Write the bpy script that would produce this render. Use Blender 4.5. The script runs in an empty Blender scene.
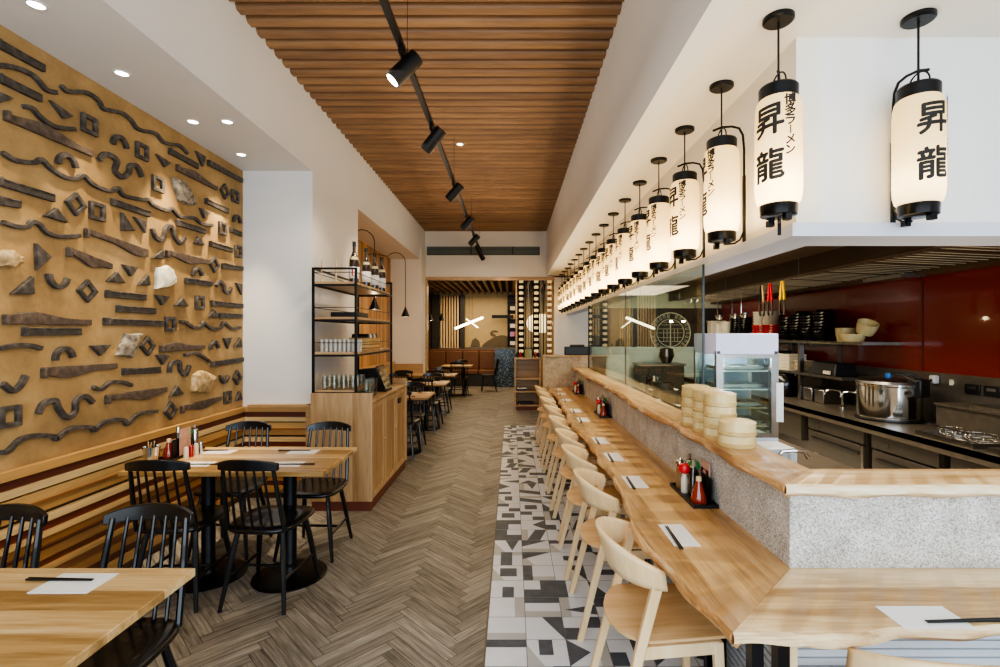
import bpy, bmesh, math, random
from mathutils import Vector, Matrix
random.seed(7)
PI = math.pi
COL = bpy.context.scene.collection
ORD = ['first','second','third','fourth','fifth','sixth','seventh','eighth','ninth','tenth','eleventh','twelfth',
       'thirteenth','fourteenth','fifteenth','sixteenth','seventeenth','eighteenth','nineteenth','twentieth',
       'twenty-first','twenty-second','twenty-third','twenty-fourth','twenty-fifth','twenty-sixth','twenty-seventh']

# ---------------------------------------------------------------- materials
def lin(h):
    h = h.lstrip('#'); out = []
    for i in (0, 2, 4):
        c = int(h[i:i+2], 16)/255
        out.append(c/12.92 if c <= .04045 else ((c+.055)/1.055)**2.4)
    return tuple(out)+(1.0,)
def newmat(name):
    m = bpy.data.materials.new(name); m.use_nodes = True
    nt = m.node_tree; b = nt.nodes['Principled BSDF']
    return m, nt, b
def nd(nt, t, **kw):
    n = nt.nodes.new(t)
    for k, v in kw.items(): setattr(n, k, v)
    return n
def ramp(nt, stops):
    r = nd(nt, 'ShaderNodeValToRGB')
    e = r.color_ramp.elements
    while len(e) < len(stops): e.new(.5)
    for el, (p, c) in zip(e, stops): el.position = p; el.color = c if not isinstance(c, str) else lin(c)
    return r
def plain(name, col, rough=.5, metal=0, var=.06, scale=6, bump=0, coat=0, trans=0, ior=1.45, emis=None, es=0, alpha=1):
    m, nt, b = newmat(name)
    c = lin(col) if isinstance(col, str) else col
    tc = nd(nt, 'ShaderNodeTexCoord'); nz = nd(nt, 'ShaderNodeTexNoise'); nz.inputs['Scale'].default_value = scale
    nz.inputs['Detail'].default_value = 4
    nt.links.new(tc.outputs['Object'], nz.inputs['Vector'])
    r = ramp(nt, [(.3, tuple(x*(1-var) for x in c[:3])+(1,)), (.7, tuple(min(1, x*(1+var)) for x in c[:3])+(1,))])
    nt.links.new(nz.outputs['Fac'], r.inputs['Fac']); nt.links.new(r.outputs['Color'], b.inputs['Base Color'])
    b.inputs['Roughness'].default_value = rough; b.inputs['Metallic'].default_value = metal
    b.inputs['IOR'].default_value = ior
    if coat: b.inputs['Coat Weight'].default_value = coat
    if trans: b.inputs['Transmission Weight'].default_value = trans
    if alpha < 1: b.inputs['Alpha'].default_value = alpha
    if emis: b.inputs['Emission Color'].default_value = lin(emis); b.inputs['Emission Strength'].default_value = es
    if bump:
        bp = nd(nt, 'ShaderNodeBump'); bp.inputs['Strength'].default_value = bump; bp.inputs['Distance'].default_value = .01
        nt.links.new(nz.outputs['Fac'], bp.inputs['Height']); nt.links.new(bp.outputs['Normal'], b.inputs['Normal'])
    return m
def wood(name, dark, mid, light, axis='x', plank=0, across='y', rough=.42, scale=1.0, var=.25, coat=.15, knots=.5):
    m, nt, b = newmat(name); L = nt.links
    tc = nd(nt, 'ShaderNodeTexCoord'); sep = nd(nt, 'ShaderNodeSeparateXYZ'); L.new(tc.outputs['Object'], sep.inputs[0])
    vec = tc.outputs['Object']; rnd = None
    if plank:
        dv = nd(nt, 'ShaderNodeMath', operation='DIVIDE'); L.new(sep.outputs[across.upper()], dv.inputs[0]); dv.inputs[1].default_value = plank
        fl = nd(nt, 'ShaderNodeMath', operation='FLOOR'); L.new(dv.outputs[0], fl.inputs[0])
        wn = nd(nt, 'ShaderNodeTexWhiteNoise', noise_dimensions='1D'); L.new(fl.outputs[0], wn.inputs['W'])
        sc_ = nd(nt, 'ShaderNodeVectorMath', operation='SCALE'); L.new(wn.outputs['Color'], sc_.inputs[0]); sc_.inputs['Scale'].default_value = 9
        ad = nd(nt, 'ShaderNodeVectorMath', operation='ADD'); L.new(tc.outputs['Object'], ad.inputs[0]); L.new(sc_.outputs[0], ad.inputs[1])
        vec = ad.outputs[0]; rnd = wn.outputs['Value']
    s = {'x': (1.2, 14, 14), 'y': (14, 1.2, 14), 'z': (14, 14, 1.2)}[axis]
    mp = nd(nt, 'ShaderNodeMapping'); mp.inputs['Scale'].default_value = tuple(v*scale for v in s); L.new(vec, mp.inputs['Vector'])
    n1 = nd(nt, 'ShaderNodeTexNoise'); n1.inputs['Scale'].default_value = 1; n1.inputs['Detail'].default_value = 5
    n1.inputs['Distortion'].default_value = .6; L.new(mp.outputs[0], n1.inputs['Vector'])
    mp2 = nd(nt, 'ShaderNodeMapping'); mp2.inputs['Scale'].default_value = tuple(v*scale*6 for v in s); L.new(vec, mp2.inputs['Vector'])
    n2 = nd(nt, 'ShaderNodeTexNoise'); n2.inputs['Scale'].default_value = 1; n2.inputs['Detail'].default_value = 3; L.new(mp2.outputs[0], n2.inputs['Vector'])
    mx = nd(nt, 'ShaderNodeMix', data_type='FLOAT'); mx.inputs['Factor'].default_value = .3
    L.new(n1.outputs['Fac'], mx.inputs['A']); L.new(n2.outputs['Fac'], mx.inputs['B'])
    val = mx.outputs['Result']
    if rnd is not None:
        a = nd(nt, 'ShaderNodeMath', operation='MULTIPLY_ADD'); L.new(rnd, a.inputs[0]); a.inputs[1].default_value = var; a.inputs[2].default_value = -var/2
        a2 = nd(nt, 'ShaderNodeMath', operation='ADD'); L.new(a.outputs[0], a2.inputs[0]); L.new(val, a2.inputs[1]); val = a2.outputs[0]
    r = ramp(nt, [(.3, dark), (.5, mid), (.68, light)]); L.new(val, r.inputs['Fac'])
    col = r.outputs['Color']
    if knots:
        kn = nd(nt, 'ShaderNodeTexNoise'); kn.inputs['Scale'].default_value = 2.6
        mk = nd(nt, 'ShaderNodeMapping'); mk.inputs['Scale'].default_value = {'x': (1, 3, 3), 'y': (3, 1, 3), 'z': (3, 3, 1)}[axis]
        L.new(vec, mk.inputs['Vector']); L.new(mk.outputs[0], kn.inputs['Vector'])
        kr = ramp(nt, [(.62, (0, 0, 0, 1)), (.74, (knots,)*3+(1,))]); L.new(kn.outputs['Fac'], kr.inputs['Fac'])
        mm = nd(nt, 'ShaderNodeMix', data_type='RGBA'); L.new(kr.outputs['Color'], mm.inputs['Factor'])
        L.new(col, mm.inputs['A']); mm.inputs['B'].default_value = lin(dark); col = mm.outputs['Result']
    L.new(col, b.inputs['Base Color']); b.inputs['Roughness'].default_value = rough; b.inputs['Coat Weight'].default_value = coat
    b.inputs['Coat Roughness'].default_value = .25
    bp = nd(nt, 'ShaderNodeBump'); bp.inputs['Strength'].default_value = .12; bp.inputs['Distance'].default_value = .004
    L.new(n2.outputs['Fac'], bp.inputs['Height']); L.new(bp.outputs['Normal'], b.inputs['Normal'])
    return m
def emit(name, col, s):
    m, nt, b = newmat(name); b.inputs['Base Color'].default_value = lin(col)
    b.inputs['Emission Color'].default_value = lin(col); b.inputs['Emission Strength'].default_value = s
    return m
def granite(name, base, dark, light, scale=230):
    m, nt, b = newmat(name); L = nt.links
    tc = nd(nt, 'ShaderNodeTexCoord')
    v = nd(nt, 'ShaderNodeTexVoronoi'); v.inputs['Scale'].default_value = scale; L.new(tc.outputs['Object'], v.inputs['Vector'])
    sx = nd(nt, 'ShaderNodeSeparateColor'); L.new(v.outputs['Color'], sx.inputs[0])
    r = ramp(nt, [(0, dark), (.18, dark), (.3, base), (.6, base), (.75, light), (1, light)]); L.new(sx.outputs[0], r.inputs['Fac'])
    n = nd(nt, 'ShaderNodeTexNoise'); n.inputs['Scale'].default_value = 9; n.inputs['Detail'].default_value = 5; L.new(tc.outputs['Object'], n.inputs['Vector'])
    mm = nd(nt, 'ShaderNodeMix', data_type='RGBA', blend_type='MULTIPLY'); mm.inputs['Factor'].default_value = .5
    r2 = ramp(nt, [(.3, '#b0aca4'), (.65, '#ffffff')]); L.new(n.outputs['Fac'], r2.inputs['Fac'])
    L.new(r.outputs['Color'], mm.inputs['A']); L.new(r2.outputs['Color'], mm.inputs['B']); L.new(mm.outputs['Result'], b.inputs['Base Color'])
    b.inputs['Roughness'].default_value = .75
    bp = nd(nt, 'ShaderNodeBump'); bp.inputs['Strength'].default_value = .5; bp.inputs['Distance'].default_value = .004
    L.new(sx.outputs[1], bp.inputs['Height']); L.new(bp.outputs['Normal'], b.inputs['Normal'])
    return m

M = {}
M['wall'] = plain('white_paint', '#e4e1dc', .6, var=.02, scale=2)
M['cream'] = plain('cream_paint', '#e8dfd0', .6, var=.02, scale=2)
M['ochre'] = None
M['black'] = plain('black_lacquer', '#0b0b0e', .3, var=.1, coat=.3)
M['blackm'] = plain('black_steel', '#0d0d0f', .38, .4, var=.1)
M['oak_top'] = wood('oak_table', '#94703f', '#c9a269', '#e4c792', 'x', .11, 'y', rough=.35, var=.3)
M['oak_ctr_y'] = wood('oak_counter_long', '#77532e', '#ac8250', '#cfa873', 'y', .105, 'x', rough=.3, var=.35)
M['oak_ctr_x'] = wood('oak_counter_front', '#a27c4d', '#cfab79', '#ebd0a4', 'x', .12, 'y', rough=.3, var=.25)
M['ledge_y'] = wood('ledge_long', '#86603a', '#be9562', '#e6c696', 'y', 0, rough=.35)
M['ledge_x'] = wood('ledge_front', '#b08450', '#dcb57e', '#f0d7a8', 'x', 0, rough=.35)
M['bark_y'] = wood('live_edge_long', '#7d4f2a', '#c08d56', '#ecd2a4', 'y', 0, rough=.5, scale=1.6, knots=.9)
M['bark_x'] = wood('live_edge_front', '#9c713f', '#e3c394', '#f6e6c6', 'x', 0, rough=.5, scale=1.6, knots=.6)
M['birch'] = wood('birch_chair', '#e2bb84', '#efcd9a', '#f8dfb4', 'z', 0, rough=.4, knots=0, scale=.6)
M['birch_seat'] = wood('birch_seat', '#c0935f', '#d8ae7a', '#e6c392', 'x', 0, rough=.4, knots=0, scale=.6)
M['cab'] = wood('oak_cabinet', '#9a7448', '#b89468', '#cbaa80', 'z', .16, 'x', rough=.45, var=.2, knots=.2)
M['cab2'] = wood('oak_shelf', '#9a7448', '#b89468', '#cbaa80', 'x', 0, rough=.45, knots=.2)
M['slat'] = wood('ceiling_slat_wood', '#694a30', '#82603f', '#98724c', 'x', .138, 'y', rough=.6, var=.12, knots=0, scale=.6)
M['slatback'] = plain('dark_ceiling_back', '#1c120b', .9)
M['panel'] = wood('wood_panelling', '#7d542c', '#a87a46', '#c39459', 'z', .09, 'y', rough=.5, var=.4, knots=.3)
M['steel'] = plain('brushed_steel', '#9a9690', .28, 1, var=.12, scale=20)
M['steeld'] = plain('dark_steel', '#6b6256', .35, .6, var=.15, scale=15)
M['chrome'] = plain('polished_chrome', '#cfcdc8', .08, 1, var=.03)
M['darkappl'] = plain('dark_appliance', '#38332c', .4, .3, var=.1)
M['blackpl'] = plain('black_plastic', '#101010', .4)
M['red'] = plain('red_splashback', '#78140b', .2, var=.05, scale=2, coat=.3)
M['redpaint'] = plain('dark_red_paint', '#5c2b1e', .5)
M['paper'] = plain('white_paper', '#f4f2ee', .7, var=.01)
M['kick'] = plain('kick_board', '#6a3627', .5)
M['granite'] = granite('bush_hammered_granite', '#c9c2b8', '#a29b93', '#e2ded8')
M['granitew'] = granite('warm_granite', '#bfa68a', '#7a6552', '#e2ceb2')
M['bamboo'] = wood('bamboo', '#c9a968', '#e0c78b', '#eedaa6', 'z', 0, rough=.5, knots=0, scale=.5)
M['bambood'] = wood('bamboo_rim', '#b38f50', '#cfae6d', '#e0c488', 'x', 0, rough=.5, knots=0)
M['glass'] = plain('clear_glass', '#ffffff', .02, var=0, trans=1, ior=1.45)
M['greyt'] = plain('tile_grey_grout', '#5d5d5c', .8)
M['twhite'] = plain('tile_white', '#d9dde4', .45, var=.05, scale=9)
M['tgrey'] = plain('tile_light_grey', '#b3b2b0', .5, var=.06, scale=9)
M['tdark'] = plain('tile_slate', '#4b525c', .5, var=.25, scale=14)
M['bluemos'] = None
M['leather'] = plain('tan_leather', '#6a452c', .5, var=.12)
M['bottle'] = plain('brown_bottle_glass', '#2a1206', .08, var=.1, coat=1)
M['cap_green'] = plain('green_plastic', '#1f8a4a', .35)
M['cap_red'] = plain('red_plastic', '#d2202a', .3)
M['chili'] = plain('chilli_oil', '#8e2408', .1, coat=1)
M['sauce'] = plain('dark_sauce', '#1d0b05', .08, coat=1)
M['creamc'] = plain('cream_ceramic', '#e3d6bb', .3, coat=.4)
M['blackc'] = plain('black_ceramic', '#121113', .18, coat=.6)
M['redc'] = plain('red_ceramic', '#a51812', .2, coat=.6)
M['wicker'] = wood('woven_straw', '#8f6b3a', '#bd9558', '#d8b67c', 'x', .012, 'z', rough=.7, var=.6)
M['yellowp'] = plain('yellow_plastic', '#e8b90f', .4)
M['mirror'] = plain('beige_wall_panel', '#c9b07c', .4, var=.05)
M['mural'] = plain('mural_grey', '#6b5f4a', .6)
M['slate'] = None
M['tube'] = emit('warm_tube', '#fff0c4', 9)
M['bead'] = plain('bead_cream', '#f0dcae', .5, emis='#ffdf9c', es=.35)
M['dl'] = emit('downlight_glow', '#fff4dc', 14)
M['spotglow'] = emit('spot_glow', '#ffffff', 16)

def mk_ochre():
    m, nt, b = newmat('ochre_rendered_earth'); L = nt.links
    tc = nd(nt, 'ShaderNodeTexCoord')
    n = nd(nt, 'ShaderNodeTexNoise'); n.inputs['Scale'].default_value = 2.2; n.inputs['Detail'].default_value = 8; n.inputs['Roughness'].default_value = .65
    L.new(tc.outputs['Object'], n.inputs['Vector'])
    r = ramp(nt, [(.3, '#856942'), (.5, '#a38353'), (.7, '#bd9d6c')]); L.new(n.outputs['Fac'], r.inputs['Fac']); L.new(r.outputs['Color'], b.inputs['Base Color'])
    n2 = nd(nt, 'ShaderNodeTexNoise'); n2.inputs['Scale'].default_value = 30; n2.inputs['Detail'].default_value = 6; L.new(tc.outputs['Object'], n2.inputs['Vector'])
    bp = nd(nt, 'ShaderNodeBump'); bp.inputs['Strength'].default_value = .35; bp.inputs['Distance'].default_value = .01
    L.new(n2.outputs['Fac'], bp.inputs['Height']); L.new(bp.outputs['Normal'], b.inputs['Normal']); b.inputs['Roughness'].default_value = .85
    return m
M['ochre'] = mk_ochre()
def mk_slate(name, a, c, d):
    m, nt, b = newmat(name); L = nt.links
    tc = nd(nt, 'ShaderNodeTexCoord')
    n = nd(nt, 'ShaderNodeTexNoise'); n.inputs['Scale'].default_value = 26; n.inputs['Detail'].default_value = 7; L.new(tc.outputs['Object'], n.inputs['Vector'])
    r = ramp(nt, [(.3, a), (.52, c), (.75, d)]); L.new(n.outputs['Fac'], r.inputs['Fac']); L.new(r.outputs['Color'], b.inputs['Base Color'])
    bp = nd(nt, 'ShaderNodeBump'); bp.inputs['Strength'].default_value = .5; bp.inputs['Distance'].default_value = .008
    L.new(n.outputs['Fac'], bp.inputs['Height']); L.new(bp.outputs['Normal'], b.inputs['Normal']); b.inputs['Roughness'].default_value = .7
    return m
M['slate'] = mk_slate('roof_tile_slate', '#2c2723', '#453e38', '#6a6158')
M['slateb'] = mk_slate('roof_tile_brown', '#3a2f28', '#55463b', '#6f5f50')
M['stone_grey'] = mk_slate('rough_grey_stone', '#4c443a', '#8d8270', '#c0b6a2')
M['stone_pale'] = mk_slate('rough_pale_stone', '#8a6f48', '#b79a6b', '#d8c398')
M['stone_white'] = mk_slate('rough_white_stone', '#cbbf9f', '#efe6cc', '#fffaf0')
def mk_mosaic():
    m, nt, b = newmat('blue_black_mosaic'); L = nt.links
    tc = nd(nt, 'ShaderNodeTexCoord'); v = nd(nt, 'ShaderNodeTexVoronoi'); v.inputs['Scale'].default_value = 45; L.new(tc.outputs['Object'], v.inputs['Vector'])
    s = nd(nt, 'ShaderNodeSeparateColor'); L.new(v.outputs['Color'], s.inputs[0])
    r = ramp(nt, [(.3, '#0f1418'), (.65, '#1f2a31'), (.98, '#6f848c')]); L.new(s.outputs[0], r.inputs['Fac']); L.new(r.outputs['Color'], b.inputs['Base Color'])
    b.inputs['Roughness'].default_value = .2
    return m
M['bluemos'] = mk_mosaic()
def mk_floor():
    m, nt, b = newmat('herringbone_plank_floor'); L = nt.links
    uv = nd(nt, 'ShaderNodeUVMap', uv_map='grain'); at = nd(nt, 'ShaderNodeAttribute', attribute_name='shade')
    mp = nd(nt, 'ShaderNodeMapping'); mp.inputs['Scale'].default_value = (4, 60, 1); L.new(uv.outputs[0], mp.inputs[0])
    n = nd(nt, 'ShaderNodeTexNoise'); n.inputs['Scale'].default_value = 1; n.inputs['Detail'].default_value = 6; n.inputs['Roughness'].default_value = .65; L.new(mp.outputs[0], n.inputs['Vector'])
    a = nd(nt, 'ShaderNodeMath', operation='MULTIPLY_ADD'); L.new(at.outputs['Fac'], a.inputs[0]); a.inputs[1].default_value = .2; a.inputs[2].default_value = -.1
    a2 = nd(nt, 'ShaderNodeMath', operation='ADD'); L.new(a.outputs[0], a2.inputs[0]); L.new(n.outputs['Fac'], a2.inputs[1])
    r = ramp(nt, [(.25, '#403a33'), (.42, '#6e675d'), (.6, '#8d857a'), (.82, '#b3aca0')]); L.new(a2.outputs[0], r.inputs['Fac']); L.new(r.outputs['Color'], b.inputs['Base Color'])
    b.inputs['Roughness'].default_value = .48
    bp = nd(nt, 'ShaderNodeBump'); bp.inputs['Strength'].default_value = .2; bp.inputs['Distance'].default_value = .004
    L.new(n.outputs['Fac'], bp.inputs['Height']); L.new(bp.outputs['Normal'], b.inputs['Normal'])
    return m
M['floor'] = mk_floor()
def mk_lantern():
    # washi paper: a translucent sheet with a faint self glow, lit from inside by the lamp at its foot
    m, nt, b = newmat('lantern_paper'); L = nt.links
    nt.nodes.remove(b); out = [n for n in nt.nodes if n.type == 'OUTPUT_MATERIAL'][0]
    d = nd(nt, 'ShaderNodeBsdfDiffuse'); d.inputs['Color'].default_value = lin('#f1dfb2')
    t = nd(nt, 'ShaderNodeBsdfTranslucent'); t.inputs['Color'].default_value = lin('#fff0cd')
    mx = nd(nt, 'ShaderNodeMixShader'); mx.inputs[0].default_value = .45; L.new(d.outputs[0], mx.inputs[1]); L.new(t.outputs[0], mx.inputs[2])
    e = nd(nt, 'ShaderNodeEmission'); e.inputs['Color'].default_value = lin('#ffd992'); e.inputs['Strength'].default_value = .34
    ad = nd(nt, 'ShaderNodeAddShader'); L.new(mx.outputs[0], ad.inputs[0]); L.new(e.outputs[0], ad.inputs[1]); L.new(ad.outputs[0], out.inputs[0])
    return m
M['lantern'] = mk_lantern()
def mk_pane():
    m, nt, b = newmat('glass_partition'); L = nt.links
    nt.nodes.remove(b); out = [n for n in nt.nodes if n.type == 'OUTPUT_MATERIAL'][0]
    tr = nd(nt, 'ShaderNodeBsdfTransparent'); tr.inputs['Color'].default_value = (.86, .93, .89, 1)
    gl = nd(nt, 'ShaderNodeBsdfGlossy'); gl.inputs['Roughness'].default_value = .01
    fr = nd(nt, 'ShaderNodeFresnel'); ge = nd(nt, 'ShaderNodeNewGeometry'); ma = nd(nt, 'ShaderNodeMath', operation='MULTIPLY_ADD')
    L.new(ge.outputs['Backfacing'], ma.inputs[0]); ma.inputs[1].default_value = -.8333; ma.inputs[2].default_value = 1.5; L.new(ma.outputs[0], fr.inputs['IOR'])
    mx = nd(nt, 'ShaderNodeMixShader'); L.new(fr.outputs[0], mx.inputs[0]); L.new(tr.outputs[0], mx.inputs[1]); L.new(gl.outputs[0], mx.inputs[2]); L.new(mx.outputs[0], out.inputs[0])
    return m
M['pane'] = mk_pane()
def mk_clear():
    m = mk_pane().copy(); m.name = 'clear_glassware'
    for n in m.node_tree.nodes:
        if n.type == 'BSDF_TRANSPARENT': n.inputs['Color'].default_value = (.93, .94, .92, 1)
        if n.type == 'BSDF_GLOSSY': n.inputs['Roughness'].default_value = .12; n.inputs['Color'].default_value = (1,1,.95,1)
    return m
M['gl2'] = mk_clear()

# ---------------------------------------------------------------- mesh builder
class B:
    def __init__(s): s.bm = bmesh.new(); s.mi = 0
    def _f(s, vs):
        try: f = s.bm.faces.new(vs); f.material_index = s.mi; f.smooth = True; return f
        except ValueError: return None
    def box(s, x0, x1, y0, y1, z0, z1, mi=None):
        if mi is not None: s.mi = mi
        v = [s.bm.verts.new(p) for p in ((x0,y0,z0),(x1,y0,z0),(x1,y1,z0),(x0,y1,z0),(x0,y0,z1),(x1,y0,z1),(x1,y1,z1),(x0,y1,z1))]
        for q in ((0,3,2,1),(4,5,6,7),(0,1,5,4),(1,2,6,5),(2,3,7,6),(3,0,4,7)): s._f([v[i] for i in q])
        return s
    def hexa(s, pts):
        v = [s.bm.verts.new(p) for p in pts]
        for q in ((0,3,2,1),(4,5,6,7),(0,1,5,4),(1,2,6,5),(2,3,7,6),(3,0,4,7)): s._f([v[i] for i in q])
        return s
    def cyl(s, p0, p1, r0, r1=None, n=14, cap=True):
        r1 = r0 if r1 is None else r1; p0 = Vector(p0); p1 = Vector(p1); d = (p1-p0).normalized()
        u = d.orthogonal().normalized(); w = d.cross(u)
        A = [s.bm.verts.new(p0+(u*math.cos(2*PI*i/n)+w*math.sin(2*PI*i/n))*r0) for i in range(n)]
        C = [s.bm.verts.new(p1+(u*math.cos(2*PI*i/n)+w*math.sin(2*PI*i/n))*r1) for i in range(n)]
        for i in range(n): s._f([A[i], A[(i+1)%n], C[(i+1)%n], C[i]])
        if cap: s._f(A[::-1]); s._f(C)
        return s
    def tube(s, pts, r, n=8, close=False):
        P = [Vector(p) for p in pts]; rings = []; up = None
        for i, p in enumerate(P):
            if close: d = (P[(i+1)%len(P)]-P[i-1]).normalized()
            else: d = (P[min(i+1, len(P)-1)]-P[max(i-1, 0)]).normalized()
            if up is None: up = d.orthogonal().normalized()
            up = (up-d*up.dot(d)); up = up.normalized() if up.length > 1e-6 else d.orthogonal().normalized()
            w = d.cross(up); rr = r[i] if isinstance(r, (list, tuple)) else r
            rings.append([s.bm.verts.new(p+(up*math.cos(2*PI*k/n)+w*math.sin(2*PI*k/n))*rr) for k in range(n)])
        m = len(rings)
        for i in range(m if close else m-1):
            a, b2 = rings[i], rings[(i+1)%m]
            for k in range(n): s._f([a[k], a[(k+1)%n], b2[(k+1)%n], b2[k]])
        if not close: s._f(rings[0][::-1]); s._f(rings[-1])
        return s
    def bar(s, pts, w, h, side):
        # rectangular section swept along pts; side = vector giving the thickness direction
        P = [Vector(p) for p in pts]; sd = Vector(side).normalized(); rings = []
        for i, p in enumerate(P):
            d = (P[min(i+1, len(P)-1)]-P[max(i-1, 0)]).normalized(); u = d.cross(sd).normalized()
            ww = w[i] if isinstance(w, (list, tuple)) else w
            rings.append([s.bm.verts.new(p+u*a*ww/2+sd*b_*h/2) for a, b_ in ((-1,-1),(1,-1),(1,1),(-1,1))])
        for a, c in zip(rings, rings[1:]):
            for k in range(4): s._f([a[k], a[(k+1)%4], c[(k+1)%4], c[k]])
        s._f(rings[0][::-1]); s._f(rings[-1]); return s
    def lathe(s, prof, c=(0,0,0), n=24, cap=True):
        c = Vector(c); rings = []
        for r, z in prof:
            if r < 1e-5: rings.append([s.bm.verts.new(c+Vector((0,0,z)))])
            else: rings.append([s.bm.verts.new(c+Vector((r*math.cos(2*PI*i/n), r*math.sin(2*PI*i/n), z))) for i in range(n)])
        for a, b2 in zip(rings, rings[1:]):
            for i in range(n):
                j = (i+1)%n
                if len(a) == 1 and len(b2) == 1: continue
                if len(a) == 1: s._f([a[0], b2[j], b2[i]])
                elif len(b2) == 1: s._f([a[i], a[j], b2[0]])
                else: s._f([a[i], a[j], b2[j], b2[i]])
        if cap:
            if len(rings[0]) > 1: s._f(rings[0][::-1])
            if len(rings[-1]) > 1: s._f(rings[-1])
        return s
    def prism(s, poly, axis, a0, a1, inset=0):
        # poly 2-D; axis x:(y,z) y:(x,z) z:(x,y)
        def P3(p, a): return {'x': (a, p[0], p[1]), 'y': (p[0], a, p[1]), 'z': (p[0], p[1], a)}[axis]
        cx = sum(p[0] for p in poly)/len(poly); cy = sum(p[1] for p in poly)/len(poly)
        q = [(cx+(p[0]-cx)*(1-inset), cy+(p[1]-cy)*(1-inset)) for p in poly]
        A = [s.bm.verts.new(P3(p, a0)) for p in poly]; C = [s.bm.verts.new(P3(p, a1)) for p in q]; n = len(poly)
        for i in range(n): s._f([A[i], A[(i+1)%n], C[(i+1)%n], C[i]])
        s._f(A[::-1]); s._f(C); return s
    def ring(s, outer, inner, axis, a0, a1):
        def P3(p, a): return {'x': (a, p[0], p[1]), 'y': (p[0], a, p[1]), 'z': (p[0], p[1], a)}[axis]
        R = [[s.bm.verts.new(P3(p, a)) for p in q] for q, a in ((outer, a0), (outer, a1), (inner, a1), (inner, a0))]
        n = len(outer)
        for k in range(4):
            a, b2 = R[k], R[(k+1)%4]
            for i in range(n): s._f([a[i], a[(i+1)%n], b2[(i+1)%n], b2[i]])
        return s
    def grid(s, f, nu, nv):
        V = [[s.bm.verts.new(f(i/nu, j/nv)) for j in range(nv+1)] for i in range(nu+1)]
        for i in range(nu):
            for j in range(nv): s._f([V[i][j], V[i+1][j], V[i+1][j+1], V[i][j+1]])
        return s
    def build(s, name, mats, parent=None, loc=(0,0,0), rz=0, bev=0, sharp=.6, sub=0, solid=0, keep=False):
        if not keep: bmesh.ops.recalc_face_normals(s.bm, faces=s.bm.faces[:])
        me = bpy.data.meshes.new(name); s.bm.to_mesh(me); s.bm.free()
        if not isinstance(mats, (list, tuple)): mats = [mats]
        for m in mats: me.materials.append(M[m] if isinstance(m, str) else m)
        me.set_sharp_from_angle(angle=sharp)
        o = bpy.data.objects.new(name, me); COL.objects.link(o); o.location = loc; o.rotation_euler = (0, 0, rz)
        if parent: o.parent = parent
        if solid: md = o.modifiers.new('thick', 'SOLIDIFY'); md.thickness = solid; md.offset = 0
        if bev: md = o.modifiers.new('bevel', 'BEVEL'); md.width = bev; md.segments = 2; md.limit_method = 'ANGLE'; md.angle_limit = .7
        if sub: md = o.modifiers.new('sub', 'SUBSURF'); md.levels = sub; md.render_levels = sub
        return o

def thing(name, label, cat, loc=(0,0,0), rz=0, group=None):
    o = bpy.data.objects.new(name, None); COL.objects.link(o); o.location = loc; o.rotation_euler = (0,0,rz)
    o.empty_display_size = .05
    return tag(o, label, cat, group)
def tag(o, label, cat, group=None, kind=None):
    o['label'] = label; o['category'] = cat
    if group: o['group'] = group
    if kind: o['kind'] = kind
    return o
def struct(o, label=None):
    o['kind'] = 'structure'
    if label: o['label'] = label
    return o
KIDS = {}
def dup(root, loc=None, rz=None, label=None):
    r = root.copy(); COL.objects.link(r)
    if loc is not None: r.location = loc
    if rz is not None: r.rotation_euler = (0, 0, rz)
    if label: r['label'] = label
    def rec(a, b_):
        for ch in list(a.children):
            c = ch.copy(); COL.objects.link(c); c.parent = b_; rec(ch, c)
    rec(root, r)
    return r
def light(name, kind, loc, power, col=(1,1,1), size=.1, rot=None, size_y=None, spot=None, blend=.5, target=None, spread=None):
    d = bpy.data.lights.new(name, kind); d.energy = power; d.color = col
    if kind == 'AREA':
        d.size = size
        if size_y: d.shape = 'RECTANGLE'; d.size_y = size_y
        if spread: d.spread = spread
    elif kind in ('POINT', 'SPOT'): d.shadow_soft_size = size
    if kind == 'SPOT': d.spot_size = spot or 1; d.spot_blend = blend
    o = bpy.data.objects.new(name, d); COL.objects.link(o); o.location = loc
    if target is not None:
        o.rotation_euler = (Vector(target)-Vector(loc)).to_track_quat('-Z', 'Y').to_euler()
    elif rot: o.rotation_euler = rot
    return o

# ================================================================ THE SETTING
# floor: herringbone planks
def herringbone():
    W, L = .065, .455; me_v = []; faces = []; uvs = []; shades = []
    c, s = math.cos(PI/4), math.sin(PI/4)
    def add(x0, x1, y0, y1, horiz):
        g = .0012; x0 += g; x1 -= g; y0 += g; y1 -= g
        cx, cy = (x0+x1)/2, (y0+y1)/2; wx, wy = c*cx-s*cy, s*cx+c*cy
        if not (-2.75 < wx-1.55 < 1.6 and -.9 < wy < 16.2): return
        b0 = len(me_v)
        for (x, y) in ((x0,y0),(x1,y0),(x1,y1),(x0,y1)): me_v.append((c*x-s*y-1.55, s*x+c*y, 0))
        faces.append((b0, b0+1, b0+2, b0+3)); o = random.random()*50
        w, l = (x1-x0, y1-y0)
        uvs.append(((o,o),(o+w,o),(o+w,o+l),(o,o+l)) if horiz else ((o,o),(o,o+w),(o+l,o+w),(o+l,o)))
        shades.append(random.random())
    for t in range(-16, 28):
        for k in range(-170, 320):
            ox, oy = k*W+t*L, k*W-t*L
            add(ox, ox+L, oy, oy+W, True); add(ox-W, ox, oy, oy+L, False)
    me = bpy.data.meshes.new('floor'); me.from_pydata(me_v, [], faces)
    uvl = me.uv_layers.new(name='grain'); at = me.attributes.new('shade', 'FLOAT', 'FACE')
    for i, p in enumerate(me.polygons):
        at.data[i].value = shades[i]
        for j, li in enumerate(p.loop_indices): uvl.data[li].uv = uvs[i][j]
    me.materials.append(M['floor']); o = bpy.data.objects.new('floor', me); COL.objects.link(o); return o
fl = struct(herringbone())
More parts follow.
